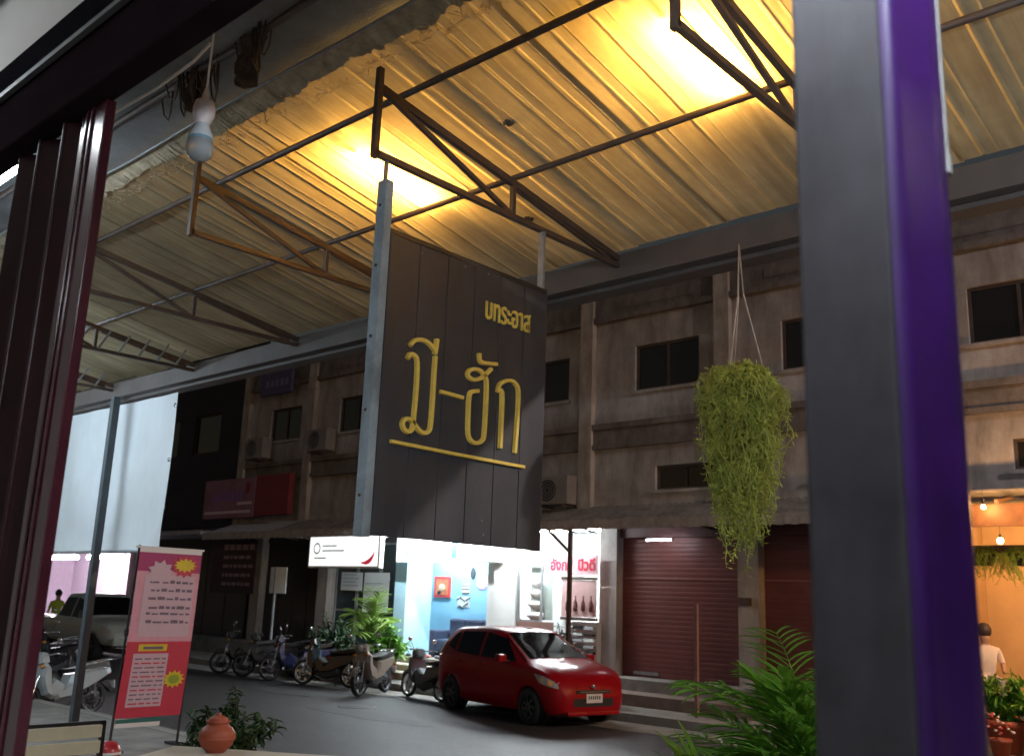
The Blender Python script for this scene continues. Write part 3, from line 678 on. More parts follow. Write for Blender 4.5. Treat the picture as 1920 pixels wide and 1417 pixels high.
# --- pink-lit clinic far left
pk = thing('pink_lit_shop', 'open shop lit pinkish white behind the parked pickup', 'building', (-37, 16, .57))
PINKW = mat('lilac_wall', (.72, .58, .72), rough=.8, var=.08)
MB().box(-44, -32.4, 19.5, 19.7, .57, 3.8).build('back_wall', PINKW, pk)
MB().box(-32.7, -32.4, 16.4, 19.5, .57, 3.8).build('side_wall', PINKW, pk)
MB().box(-44.2, -44, 16.4, 19.5, .57, 3.8).build('side_wall', PINKW, pk)
MB().box(-44, -32.4, 16.3, 19.7, 3.8, 9.5).build('upper_block', PLASTER, pk)
MB().box(-37.9, -35.9, 19.40, 19.498, .6, 2.75).build('grey_door', mat('grey_blue_door', (.2, .27, .33), rough=.5, var=.1), pk)
for a in (-39.8, -36.5): pass
MB().box(-34.9, -34.0, 19.3, 19.49, 1.9, 2.45).build('screen', mat('dark_screen', (.05, .05, .06), rough=.3, var=.1), pk)
MB().box(-34.4, -34.35, 19.2, 19.3, .6, 1.9).build('screen_stand', STEELG, pk)
MB().box(-36.0, -33.2, 18.4, 18.9, .6, 1.35).build('counter', mat('grey_counter', (.3, .28, .33), rough=.5, var=.2), pk)
batten('tube_lamp', 'bright tube lamp in the pinkish shop, left of the canopy post', (-41.4, 17.0, 3.02), (-38.2, 17.0, 3.02), .085, TUBE_P, 'pink shop tubes', up=.11)
batten('tube_lamp', 'bright tube lamp in the pinkish shop, right of the canopy post', (-37.2, 17.0, 3.02), (-34.4, 17.0, 3.02), .085, TUBE_P, 'pink shop tubes', up=.11)

# --- steps before the blue room and along the terrace
for (y0, z, x0, x1, lab) in ((15.25, .30, -22.0, -12.7, 'lower'), (15.75, .44, -22.0, -12.7, 'upper')):
    o = MB().bbox(x0, x1, y0, 16.25, .146, z, .012).build('step', mat('cream_step', (.5, .45, .36), rough=.8, var=.25, scale=3, stain=(.2, .17, .13), stain_amt=.5))
    tag(o, f'{lab} of the two cream steps up to the blue room', 'step')
st2 = MB().bbox(-12.4, -6.3, 15.6, 16.25, .146, .36, .012).build('step', mat('brown_step', (.2, .15, .125), rough=.85, var=.3, scale=3))
tag(st2, 'long brown step along the foot of the maroon shutters', 'step')

# ------------------------------------------------------------------ things on the far side
# lit white signboard
lb = thing('lit_signboard', 'white lit signboard with a red swoosh hanging over the pavement', 'signboard', (-19.3, 15.2, 2.6))
MB().bbox(-20.66, -17.86, 15.12, 15.26, 2.62, 3.43, .015).build('case', WHITEP, lb)
MB().box(-20.6, -17.92, 15.112, 15.1185, 2.67, 3.38).build('lit_face', em('signboard_glow', (.97, 1.0, 1.0), 1.25), lb)
sw_ = MB()
arc = [(-18.45 + .42 * math.cos(t), 3.08 + .33 * math.sin(t)) for t in [R(-100) + R(100) * i / 10 for i in range(11)]]
vs = []
for i, (x, z) in enumerate(arc):
    wd = .015 + .07 * math.sin(math.pi * min(1, (10 - i) / 10 * .9 + .1)); vs += [(x - .0, 15.108, z - wd), (x, 15.108, z + wd * .6)]
sw_.add(vs, [(2 * i, 2 * i + 2, 2 * i + 3, 2 * i + 1) for i in range(10)]).build('red_swoosh', mat('print_red', (.6, .02, .06), rough=.5, var=0, emit=(.8, .05, .1), estr=.45), lb)
gp = mat('print_grey', (.3, .33, .33), rough=.5, var=0, emit=(.45, .5, .5), estr=.35)
ring = MB(); 
for i in range(16):
    t, t2 = 2 * math.pi * i / 16, 2 * math.pi * (i + 1) / 16
    ring.add([(-20.3 + r_ * math.cos(a), 15.108, 3.1 + r_ * math.sin(a)) for r_, a in ((.1, t), (.15, t), (.15, t2), (.1, t2))], [(0, 1, 2, 3)])
ring.build('round_logo', gp, lb)
for i, (a, b, z) in enumerate(((-20.08, -19.5, 3.16), (-20.08, -19.2, 3.04), (-20.4, -19.9, 2.86))): MB().box(a, b, 15.106, 15.11, z - .02, z + .02).build('print_line', gp, lb)
for xx in (-20.4, -18.1): MB().bar((xx, 15.19, 3.435), (xx, 15.19, 3.64), .03, .03).build('hanger', STEELD, lb)
# second lit fascia over blue room
l2 = thing('lit_signboard', 'bright white signboard with a green arc and blue figure over the blue room', 'signboard', (-17.6, 16.4, 3.0))
MB().bbox(-18.75, -15.15, 16.42, 16.54, 2.82, 3.44, .012).build('case', WHITEP, l2)
MB().box(-18.7, -15.2, 16.412, 16.4185, 2.86, 3.40).build('lit_face', em('signboard_glow2', (.9, 1, 1), 2.1), l2)
gm = mat('print_green', (.05, .4, .25), rough=.5, var=0, emit=(.2, .75, .5), estr=.7)
ar = MB()
for i in range(9):
    t, t2 = R(80) + R(150) * i / 9, R(80) + R(150) * (i + 1) / 9
    ar.add([(-18.15 + r_ * math.cos(a), 16.408, 3.1 + r_ * math.sin(a)) for r_, a in ((.17, t), (.24, t), (.24, t2), (.17, t2))], [(0, 1, 2, 3)])
ar.build('green_arc', gm, l2)
bm_ = mat('print_blue', (.05, .4, .7), rough=.5, var=0, emit=(.15, .6, .9), estr=.9)
MB().box(-16.75, -16.55, 16.406, 16.41, 2.92, 3.36).build('blue_figure', bm_, l2)
MB().box(-17.05, -16.05, 16.405, 16.4095, 2.89, 2.915).build('blue_line', bm_, l2)
# dark banner with pale writing
db = thing('dark_banner', 'dark banner with rows of faint pale writing under the awning', 'banner', (-24.8, 15.6, 1.8))
MB().box(-26.0, -23.75, 15.6, 15.62, 1.9, 3.40).build('cloth', mat('dark_cloth', (.05, .03, .04), rough=.8, var=.3), db)
pw = mat('faint_print', (.3, .22, .24), rough=.7, var=.4, scale=30)
random.seed(5)
for r_ in range(5):
    x = -25.4
    while x < -24.0:
        l = random.uniform(.1, .3); MB().box(x, x + l, 15.592, 15.598, 3.12 - r_ * .25, 3.12 - r_ * .25 + (.16 if r_ == 0 else .09)).build('print_mark', pw, db); x += l + .07
# pink and red fascia sign on the upper floor
ps_ = thing('pink_sign', 'pink sign with a red block, mounted above the dark store', 'signboard', (-24.6, 15.7, 4.0))
MB().bbox(-26.75, -24.05, 15.55, 15.72, 4.05, 5.2, .01).build('pink_panel', mat('faded_pink', (.24, .11, .17), rough=.6, var=.25, scale=2), ps_)
MB().bbox(-24.045, -22.4, 15.56, 15.72, 4.08, 5.22, .01).build('red_panel', mat('deep_red', (.19, .018, .03), rough=.6, var=.15), ps_)
MB().box(-26.65, -24.2, 15.540, 15.548, 4.18, 4.26).build('pale_line', mat('pale_print', (.6, .45, .52), rough=.6, var=.2), ps_)
MB().box(-24.9, -24.15, 15.540, 15.548, 4.42, 4.5).build('pale_line', mat('pale_print', (0, 0, 0)), ps_)
for i in range(7): MB().box(-26.3 + i * .24, -26.15 + i * .24, 15.538, 15.5485, 4.55, 4.55 + random.uniform(.2, .36)).build('purple_letter', mat('purple_print', (.2, .1, .3), rough=.6, var=.2), ps_)
MB().box(-24.5, -24.3, 15.537, 15.548, 4.75, 5.05).build('red_mark', mat('deep_red', (0, 0, 0)), ps_)
# blue faded sign high up
bs = thing('blue_sign', 'small faded blue sign high on the left shophouse wall', 'signboard', (-23.5, 15.9, 7.5))
MB().bbox(-24.5, -22.95, 15.70, 15.8, 7.62, 8.42, .01).build('panel', mat('faded_blue', (.07, .06, .16), rough=.6, var=.3, scale=3), bs)
for i in range(5): MB().box(-24.2 + i * .24, -24.05 + i * .24, 15.688, 15.698, 7.85, 8.05).build('letter', mat('blue_pale', (.16, .15, .3), rough=.6, var=.2), bs)
for xx in (-24.2, -23.2): MB().bar((xx, 15.8, 8.0), (xx, 15.998, 8.0), .04, .04).build('bracket', STEELD, bs)
# air-conditioner outdoor units
def ac(x, z, label):
    t = thing('air_conditioner', label, 'air conditioner', (x, 15.7, z), 0, 'outdoor units on the shophouse walls')
    MB().bbox(x - .42, x + .42, 15.55, 15.87, z, z + .6, .015).build('casing', mat('ac_beige', (.2, .185, .18), rough=.6, var=.2, scale=4), t)
    gr = MB().lathe([(.0, .0), (.21, .0), (.225, -.012), (.23, .0)], 20, (x - .12, 15.545, z + .3), 'y').build('fan_grille', BLACKP, t)
    for r_ in (.06, .12, .18): MB().lathe([(r_, 0), (r_ + .006, -.006), (r_ + .012, 0)], 20, (x - .12, 15.54, z + .3), 'y').build('grille_ring', STEELG, gr)
    for xx in (x - .3, x + .3): MB().bar((xx, 15.5, z - .03), (xx, 15.998, z - .03), .04, .04).build('bracket', STEELD, t)
ac(-12.95, 3.98, 'outdoor unit with a round fan, beside the right edge of the hanging sign')
ac(-21.3, 5.75, 'boxy outdoor unit on the wall just left of the hanging sign')
ac(-24.3, 5.75, 'boxy outdoor unit under the window above the pink sign')
# notices on the glass of shop C
for (a, b, c, d, lab) in ((-20.62, -19.6, 1.55, 2.58, 'large white notice taped on the dim shop glass'), (-21.6, -20.7, 2.1, 2.58, 'small white notice under the lit signboard')):
    t = thing('paper_notice', lab, 'notice', ((a + b) / 2, 16.98, c))
    MB().box(a, b, 16.98, 16.99, c, d).build('paper', mat('notice_paper', (.75, .8, .82), rough=.7, var=.05, emit=(.8, .92, 1), estr=.0), t)
    for q in range(4): MB().box(a + .08, b - .15 - .1 * (q % 2), 16.972, 16.9785, c + .12 + q * (d - c) / 5, c + .14 + q * (d - c) / 5).build('print_line', mat('notice_ink', (.35, .4, .45), rough=.7, var=.1), t)
# shop lights
batten('tube_lamp', 'bright ceiling tube in the blue room behind the hanging sign', (-18.4, 17.3, 3.62), (-16.4, 17.3, 3.62), .035, TUBE_SHOP, 'shop ceiling tubes', up=.06)
batten('tube_lamp', 'bright ceiling tube in the white beauty shop', (-15.2, 17.6, 3.62), (-12.8, 17.6, 3.62), .035, TUBE_SHOP, 'shop ceiling tubes', up=.06)
batten('tube_lamp', 'bright tube under the awning just below the hanging sign', (-15.0, 15.9, 3.60), (-13.2, 15.9, 3.60), .028, TUBE_SHOP, 'shop ceiling tubes', up=.06)
batten('tube_lamp', 'bright tube under the awning before the blue room', (-18.3, 15.9, 3.60), (-16.6, 15.9, 3.60), .028, TUBE_SHOP, 'shop ceiling tubes', up=.06)
batten('tube_lamp', 'dim short tube above the closed shutter near the hanging plant', (-11.2, 16.5, 3.28), (-10.6, 16.5, 3.28), .016, DIMT)
# blue room things
BW = 17.748          # face of the blue wall
po = thing('red_poster', 'red framed poster on the blue wall', 'poster', (-18.4, BW, 2.0))
MB().bbox(-18.66, -18.06, BW - .03, BW - .002, 2.0, 2.53, .006).build('frame', mat('red_frame', (.55, .05, .05), rough=.5, var=.1), po)
MB().box(-18.58, -18.14, BW - .038, BW - .031, 2.07, 2.46).build('print', mat('poster_orange', (.6, .2, .1), rough=.6, var=.6, scale=9), po)
MB().ball((-18.36, BW - .039, 2.25), .12, 12, 8, 1, .1, .8).build('print_shape', mat('poster_cream', (.7, .6, .45), rough=.6, var=.2), po)
MB().box(-18.52, -18.4, BW - .041, BW - .0385, 2.08, 2.16).build('print_shape', BLACKP, po)
dw = thing('wall_drawing', 'black line drawing of a bottle and birds painted on the blue wall', 'drawing', (-17.4, BW, 1.8))
ink = mat('drawing_ink', (.02, .03, .04), rough=.7, var=.1); pale = mat('drawing_white', (.6, .7, .75), rough=.7, var=.1)
MB().box(-17.66, -17.38, BW - .008, BW - .002, 2.1, 2.42).build('bottle', pale, dw)
for z in (2.12, 2.21, 2.30, 2.38): MB().box(-17.66, -17.38, BW - .012, BW - .0085, z, z + .022).build('stripe', ink, dw)
MB().ball((-17.28, BW - .01, 2.62), .12, 10, 8, .8, .05, 1.3).build('dark_drop', ink, dw)
for k, (x, z) in enumerate(((-17.74, 1.95), (-17.6, 2.0), (-17.42, 1.94), (-17.66, 1.82), (-17.5, 1.8))): MB().bar((x - .08, BW - .012, z), (x + .08, BW - .012, z + .08 * (-1) ** k), .006, .03).build('brush_stroke', ink, dw)
MB().box(-17.8, -17.36, BW - .008, BW - .0025, 1.78, 2.05).build('pale_patch', pale, dw)
pp2 = MB().ball((-16.95, BW - .006, 2.4), .22, 14, 10, 1, .03, .9).build('wall_blossom', mat('lilac_paint', (.5, .45, .75), rough=.8, var=.3, scale=8)); tag(pp2, 'faint lilac blossom painted right of the drawing on the blue wall', 'painting')
sf = thing('sofa', 'dark blue sofa against the blue wall', 'sofa', (-17.0, 17.3, .57))
SOF = mat('navy_fabric', (.03, .045, .09), rough=.8, var=.2, scale=20)
MB().bbox(-17.78, -15.98, 17.0, 17.6, .7, 1.0, .05).build('seat', SOF, sf)
for i in range(3): MB().bbox(-17.76 + i * .59, -17.19 + i * .59, 17.45, 17.7, 1.0, 1.5, .06).build('back_cushion', SOF, sf)
for xx in (-18.0, -15.98): MB().bbox(xx, xx + .2, 17.0, 17.65, .6, 1.22, .05).build('armrest', SOF, sf)
for xx in (-17.9, -15.9):
    for yy in (17.08, 17.55): MB().bar((xx, yy, .572), (xx, yy, .62), .05, .05).build('leg', BLACKP, sf)
fpo = thing('side_pot', 'brown jar standing at the right end of the sofa', 'jar', (-15.8, 17.2, .57))
MB().lathe([(.001, 0), (.14, 0), (.2, .2), (.22, .45), (.16, .7), (.12, .85), (.15, .95), (.13, .96), (.11, .85)], 16, (-15.6, 16.95, .572)).build('jar_body', mat('brown_jar', (.25, .1, .05), rough=.5, var=.2), fpo)
# shoes on the terrace
for k in range(7):
    x = -18.5 + k * .34; t = MB().ball((x, 16.5, .61), .1, 8, 6, 1.0, .5, .4).build('shoe', [mat('shoe_a', (.5, .15, .12), rough=.7, var=.2), mat('shoe_b', (.06, .06, .08), rough=.7, var=.2), mat('shoe_c', (.5, .42, .38), rough=.7, var=.2)][k % 3])
    tag(t, 'shoe left in a row at the doorway of the blue room', 'shoe', 'shoes at the blue room')
# beauty shop front: glass, signs, panels
def sgn(name, lab, x0, x1, z0, z1, txt, y=16.6):
    t = thing(name, lab, 'sign', ((x0 + x1) / 2, y, z0))
    MB().box(x0, x1, y - .01, y + .01, z0, z1).build('panel', mat('pink_white_panel', (.6, .36, .4), rough=.5, var=.2, scale=3), t)
    text_mesh('lettering', txt, .31, mat('sign_red', (.5, .02, .05), rough=.5, var=.1), t, ((x0 + x1) / 2, y - .016, (z0 + z1) / 2 - .02), FACE_Y, .003, sx=.9, bold=.012)
sgn('window_sign', 'pinkish window sign with red Thai letters, left of the awning post', -13.95, -13.16, 2.58, 3.0, '\u0e2d\u0e31\u0e07\u0e01')
sgn('window_sign', 'pinkish window sign with red Thai letters, right of the awning post', -13.08, -12.5, 2.58, 3.0, '\u0e1b\u0e34\u0e27\u0e15\u0e35')
ap = thing('awning_post', 'slim dark post with a diagonal brace before the beauty shop', 'post', (-11.98, 15.0, .146))
MB().bar((-11.98, 15.0, .147), (-11.98, 15.0, 3.48), .07, .07).build('shaft', STEELD, ap)
MB().bar((-11.98, 15.0, 2.95), (-12.6, 15.02, 3.42), .045, .045).build('brace', STEELD, ap)
pp = thing('menu_panel', 'dusty pink panel with a row of dark bottle shapes beside the pilaster', 'panel', (-12.9, 16.6, 1.7))
MB().box(-13.45, -12.52, 16.58, 16.6, 1.70, 2.46).build('panel', mat('dusty_pink', (.5, .32, .31), rough=.6, var=.15, scale=4), pp)
for i in range(4):
    MB().lathe([(.03, 0), (.055, .02), (.055, .16), (.02, .24), (.018, .32)], 8, (-13.28 + i * .21, 16.585, 1.82)).build('bottle_shape', mat('bottle_brown', (.16, .06, .06), rough=.6, var=.2), pp)
MB().box(-13.46, -12.50, 16.56, 16.61, 2.47, 2.53).build('rail', STEELD, pp)
MB().box(-13.46, -12.50, 16.56, 16.61, 1.63, 1.69).build('rail', STEELD, pp)
rk = thing('magazine_rack', 'white rack of stacked papers right of the red car', 'rack', (-12.9, 16.6, .57))
MB().box(-13.4, -12.5, 16.62, 16.9, .572, 1.6).build('cabinet', WHITEW, rk)
random.seed(9)
for i in range(7):
    for j in range(3): MB().box(-13.38 + j * .29, -13.12 + j * .29, 16.53, 16.618, .70 + i * .125, .70 + i * .125 + random.uniform(.03, .085)).build('paper_stack', [WHITEW, BLACKP, mat('stack_grey', (.4, .42, .45), rough=.7, var=.2)][(i + j) % 3], rk)
dc = thing('display_cabinet', 'glass display cabinet with white tiered bowls in the beauty shop', 'cabinet', (-14.5, 16.6, .57))
MB().box(-14.72, -14.0, 16.55, 17.0, .572, 1.55).build('base', mat('cabinet_brown', (.22, .12, .1), rough=.6, var=.2), dc)
frame_rect(MB(), -14.72, -14.0, 1.551, 3.05, 16.55, 16.6, .04).build('frame', STEELG, dc)
MB().box(-14.68, -14.04, 16.98, 17.0, 1.59, 3.0).build('back_panel', mat('grey_green', (.38, .45, .42), rough=.6, var=.25, scale=4), dc)
for i, r_ in enumerate((.2, .17, .14, .12)): MB().lathe([(.05, 0), (r_, .1), (r_ * .95, .19), (.04, .2)], 14, (-14.36, 16.78, 1.56 + i * .24)).build('bowl', WHITEP, dc)
MB().box(-14.6, -14.1, 16.535, 16.548, .95, 1.35).build('red_print', mat('red_print', (.45, .08, .07), rough=.6, var=.5, scale=12), dc)
mn = thing('dress_stand', 'white garment on a stand in the beauty shop doorway', 'garment', (-13.75, 17.2, .57))
MB().lathe([(.24, 0), (.2, .3), (.13, .6), (.19, .95), (.16, 1.1), (.06, 1.16)], 14, (-13.75, 17.2, 1.0)).build('garment', WHITEP, mn)
MB().tube((-13.75, 17.2, .572), (-13.75, 17.2, 2.3), .02, 8).build('pole', BLACKP, mn)
MB().ball((-13.75, 17.2, 2.4), .1, 10, 8).build('head_form', BLACKP, mn)
# double road sign
rs = thing('double_signboard', 'pole with a folded pair of small white boards by the motorbikes', 'sign', (-21.75, 14.95, .15))
MB().tube((-21.75, 14.95, .147), (-21.75, 14.95, 2.6), .035, 8).build('pole', STEELG, rs)
for s_ in (-1, 1):
    b_ = MB(); b_.add([(-21.75 + s_ * .03, 14.90, 1.95), (-21.75 + s_ * .36, 15.02, 1.95), (-21.75 + s_ * .36, 15.02, 2.62), (-21.75 + s_ * .03, 14.90, 2.62),
                       (-21.75 + s_ * .03, 14.92, 1.95), (-21.75 + s_ * .36, 15.04, 1.95), (-21.75 + s_ * .36, 15.04, 2.62), (-21.75 + s_ * .03, 14.92, 2.62)],
                      [(0, 1, 2, 3), (7, 6, 5, 4), (0, 4, 5, 1), (1, 5, 6, 2), (2, 6, 7, 3), (3, 7, 4, 0)]).build('board', mat('grey_white_board', (.6, .62, .6), rough=.6, var=.15), rs)
# thin post by the shutter
tp = tag(MB().bar((-9.2, 15.1, .146), (-9.2, 15.1, 2.05), .06, .06).build('thin_post', mat('brown_post', (.24, .13, .11), rough=.7, var=.3)), 'thin reddish brown post standing before the maroon shutter', 'post')
# electricity box on pilaster
eb = tag(MB().bbox(-9.22, -9.0, 16.62, 16.745, 2.05, 2.2, .01).build('meter_box', STEELD), 'small dark box on the pilaster between the shutters', 'box')

# street lamp on our side, up above the canopy
sl = thing('street_lamp', 'tall street lamp at the far kerb beyond the right edge', 'street lamp', (8.5, 14.85, .146))
MB().tube((8.5, 14.85, .146), (8.5, 14.85, 9.0), .09, 10, .06).build('pole', STEELG, sl)
MB().path([(8.5, 14.85, 9.0), (8.4, 14.4, 9.3), (8.0, 11.6, 9.45)], .035, 8).build('arm', STEELG, sl)
MB().bbox(7.6, 8.3, 11.0, 11.9, 9.42, 9.55, .03).build('lamp_head', STEELG, sl)
MB().lathe([(.001, -.22), (.12, -.2), (.2, -.1), (.22, 0)], 12, (7.95, 11.45, 9.41)).build('lamp_bowl', STREETL, sl)
# ================================================================== vehicles
def interp(tab, x):
    xs = [t[0] for t in tab]; ys = [t[1] for t in tab]
    if x <= xs[0]: return ys[0]
    if x >= xs[-1]: return ys[-1]
    for i in range(len(xs) - 1):
        if xs[i] <= x <= xs[i + 1]:
            t = (x - xs[i]) / (xs[i + 1] - xs[i])
            # monotone-ish cubic
            m0 = (ys[i + 1] - ys[max(i - 1, 0)]) / max(1e-6, xs[i + 1] - xs[max(i - 1, 0)]); m1 = (ys[min(i + 2, len(ys) - 1)] - ys[i]) / max(1e-6, xs[min(i + 2, len(xs) - 1)] - xs[i])
            h = xs[i + 1] - xs[i]
            return (2 * t ** 3 - 3 * t * t + 1) * ys[i] + (t ** 3 - 2 * t * t + t) * h * m0 + (-2 * t ** 3 + 3 * t * t) * ys[i + 1] + (t ** 3 - t * t) * h * m1
class CarShape:
    def __init__(s, top, half, belt, bot): s.top_t, s.half_t, s.belt_t, s.bot_t = top, half, belt, bot
    def sec(s, x):
        tp = interp(s.top_t, x); w = interp(s.half_t, x); bt = interp(s.belt_t, x); zb = interp(s.bot_t, x)
        b = min(bt, tp - .06); g = max(0, min(1, (tp - b) / .45)); wr = w * (.94 - .2 * g)
        mid = zb + (b - zb) * .5
        return [(w * .90, zb), (w * .975, zb + .07), (w * 1.0, zb + (b - zb) * .35), (w * 1.0, mid + .06), (w * .985, b - .05), (w * .965, b),
                (w * .965 + (wr - w * .965) * .45, b + (tp - .05 - b) * .5), (wr, tp - .055), (wr * .92, tp - .022), (wr * .6, tp - .004), (0, tp)]
    def y_at(s, x, z):
        p = s.sec(x)
        for i in range(len(p) - 1):
            (y0, z0), (y1, z1) = p[i], p[i + 1]
            if z0 <= z <= z1 and z1 > z0: return y0 + (y1 - y0) * (z - z0) / (z1 - z0)
        return p[0][0] if z < p[0][1] else p[-1][0]
    def z_at(s, x, y):
        p = s.sec(x)
        for i in range(len(p) - 2, 4, -1):
            (y0, z0), (y1, z1) = p[i], p[i + 1]
            if y1 <= y <= y0: return z0 + (z1 - z0) * ((y - y0) / (y1 - y0) if y1 != y0 else 0)
        return p[5][1]
    def body(s, x0, x1, n, arches):
        mb = MB(); st = [s.sec(x0 + (x1 - x0) * i / n) for i in range(n + 1)]; k = len(st[0]); vs = []
        for i in range(n + 1):
            x = x0 + (x1 - x0) * i / n
            row = []
            for (y, z) in st[i]:
                for (ax, ar) in arches:      # wheel arch: lift the sill over the wheel
                    d = abs(x - ax)
                    if d < ar:
                        za = math.sqrt(ar * ar - d * d) + .28
                        if z < za: z = za
                row.append((y, z))
            vs += [(x, y, z) for y, z in row] + [(x, -y, z) for y, z in row[-2::-1]]
        m = 2 * k - 1
        fs = [(i * m + j, i * m + j + 1, (i + 1) * m + j + 1, (i + 1) * m + j) for i in range(n) for j in range(m - 1)]
        fs += [list(range(m))[::-1], list(range(n * m, (n + 1) * m))]
        return mb.add(vs, fs, True)
    def patch(s, bot, top, side, n=8, m=4, off=.006):
        """glass or trim patch on the flank between two (x,z) polylines"""
        def pl(P, t):
            f = t * (len(P) - 1); i = min(int(f), len(P) - 2); f -= i
            return (P[i][0] + (P[i + 1][0] - P[i][0]) * f, P[i][1] + (P[i + 1][1] - P[i][1]) * f)
        vs = []
        for j in range(m + 1):
            for i in range(n + 1):
                a = pl(bot, i / n); b = pl(top, i / n); x = a[0] + (b[0] - a[0]) * j / m; z = a[1] + (b[1] - a[1]) * j / m
                vs.append((x, side * (s.y_at(x, z) + off), z))
        return MB().add(vs, [(j * (n + 1) + i, j * (n + 1) + i + 1, (j + 1) * (n + 1) + i + 1, (j + 1) * (n + 1) + i) for j in range(m) for i in range(n)], True)
    def deck(s, xa, xb, ha, hb, n=8, m=12, off=.006):
        """patch on the top surface, x from xa to xb, half widths ha, hb"""
        vs = []
        for j in range(n + 1):
            x = xa + (xb - xa) * j / n; h = ha + (hb - ha) * j / n
            for i in range(m + 1):
                y = -h + 2 * h * i / m; z = s.z_at(x, abs(y)); vs.append((x + off * .6, y, z + off))
        return MB().add(vs, [(j * (m + 1) + i, j * (m + 1) + i + 1, (j + 1) * (m + 1) + i + 1, (j + 1) * (m + 1) + i) for j in range(n) for i in range(m)], True)
def wheel(parent, x, y, r, side, wd=.19):
    t = MB().lathe([(r * .62, -wd / 2), (r * .93, -wd / 2), (r, -wd * .3), (r, wd * .3), (r * .93, wd / 2), (r * .62, wd / 2)], 26, (x, y, r), 'y').build('wheel', TYRE, parent, world=False)
    rm = MB().lathe([(r * .63, -wd * .4), (r * .63, wd * .4)], 20, (x, y, r), 'y')
    yo = y + side * wd * .32
    rm.lathe([(.0, 0), (r * .16, 0), (r * .17, -side * .03)], 12, (x, yo, r), 'y')
    for k in range(7):
        a = 2 * math.pi * k / 7; c, s_ = math.cos(a), math.sin(a)
        rm.bar((x + c * r * .1, yo, r + s_ * r * .1), (x + c * r * .62, yo, r + s_ * r * .62), .03, .045)
    rm.lathe([(r * .56, 0), (r * .64, side * .02), (r * .64, -side * .03)], 22, (x, yo, r), 'y')
    rm.build('rim', RIM, t, world=False)
    return t
RED = mat('red_car_paint', (.30, .005, .010), rough=.3, var=.05, coat=.28, spec=.12)
TINT = mat('tinted_glass', (.006, .006, .007), rough=.06, var=0, spec=.22)
J = CarShape(top=[(-1.92, .80), (-1.86, 1.02), (-1.7, 1.28), (-1.45, 1.45), (-1.0, 1.505), (-.4, 1.52), (.1, 1.48), (.35, 1.36), (.75, 1.17), (1.05, 1.04), (1.35, .975), (1.62, .90), (1.8, .80), (1.89, .67), (1.93, .54)],
             half=[(-1.92, .66), (-1.82, .76), (-1.5, .825), (-.8, .84), (.6, .84), (1.2, .83), (1.5, .815), (1.72, .765), (1.86, .68), (1.93, .56)],
             belt=[(-1.92, .98), (-1.2, .99), (.5, .95), (1.0, .93), (1.93, .9)],
             bot=[(-1.92, .34), (-1.7, .24), (-1.0, .2), (1.2, .2), (1.7, .2), (1.93, .26)])
car = thing('red_hatchback', 'red hatchback car parked at the far kerb, nose to the right', 'car', (-11.95, 13.75, 0), R(-13))
J.body(-1.92, 1.93, 60, [(1.22, .345), (-1.25, .345)]).build('body', RED, car, world=False)
for s_ in (-1, 1):
    J.patch([(.80, .985), (-.28, 1.0)], [(.30, 1.34), (-.28, 1.425)], s_).build('front_side_window', TINT, car, world=False)
    J.patch([(-.36, 1.0), (-1.12, 1.03)], [(-.36, 1.425), (-1.12, 1.40)], s_).build('rear_side_window', TINT, car, world=False)
    J.patch([(-1.2, 1.05), (-1.5, 1.12)], [(-1.2, 1.395), (-1.42, 1.31)], s_).build('quarter_window', TINT, car, world=False)
    for xx in (-.32, -1.16, .82):
        J.patch([(xx - .006, .27), (xx + .006, .27)], [(xx - .006, .95), (xx + .006, .95)], s_, 1, 6, .003).build('door_seam', BLACKP, car, world=False)
    for xx in (-.18, -1.02):
        y = s_ * (J.y_at(xx, .88) + .018); MB().bbox(xx - .1, xx + .1, y - .012, y + .012, .86, .895, .008).build('door_handle', RED, car, world=False)
    J.patch([(1.50, .69), (1.66, .66), (1.86, .62)], [(1.36, .83), (1.6, .80), (1.83, .72)], s_, 8, 4, .008).build('headlight', LENS, car, world=False)
    J.patch([(-1.62, .82), (-1.86, .86)], [(-1.50, 1.2), (-1.74, 1.18)], s_, 5, 4, .008).build('tail_light', REDL, car, world=False)
    yy = s_ * .9; mr = MB().bbox(.52, .68, min(yy, yy + s_ * .16), max(yy, yy + s_ * .16), .96, 1.09, .03).build('mirror', RED, car, world=False)
    MB().bar((.6, s_ * .80, .98), (.6, s_ * .92, 1.0), .05, .03).build('mirror_arm', BLACKP, mr, world=False)
    wheel(car, 1.22, s_ * .745, .295, s_); wheel(car, -1.25, s_ * .745, .295, s_)
    MB().lathe([(.001, .0), (.305, .0), (.34, .02)], 20, (1.22, s_ * .63, .3), 'y').build('wheel_well', BLACKP, car, world=False)
    MB().lathe([(.001, .0), (.305, .0), (.34, .02)], 20, (-1.25, s_ * .63, .3), 'y').build('wheel_well', BLACKP, car, world=False)
    MB().lathe([(.001, .03), (.05, .03), (.06, 0)], 12, (1.83, s_ * .53, .36), 'x').build('fog_lamp', LENS, car, world=False)
    J.patch([(-.9, .21), (.85, .21)], [(-.9, .27), (.85, .27)], s_, 10, 2, .012).build('side_skirt', RED, car, world=False)
J.deck(1.02, .2, .75, .61).build('windscreen', TINT, car, world=False)
J.deck(-1.52, -1.80, .58, .66).build('rear_window', TINT, car, world=False)
MB().box(1.86, 1.935, -.42, .42, .34, .47).build('lower_grille', BLACKP, car, world=False)
MB().bbox(1.86, 1.965, -.55, .55, .205, .265, .02).build('front_lip', RED, car, world=False)
MB().box(1.90, 1.935, -.36, .36, .545, .60).build('upper_grille', BLACKP, car, world=False)
MB().box(1.93, 1.95, -.3, .3, .565, .58).build('grille_bar', CHROME, car, world=False)
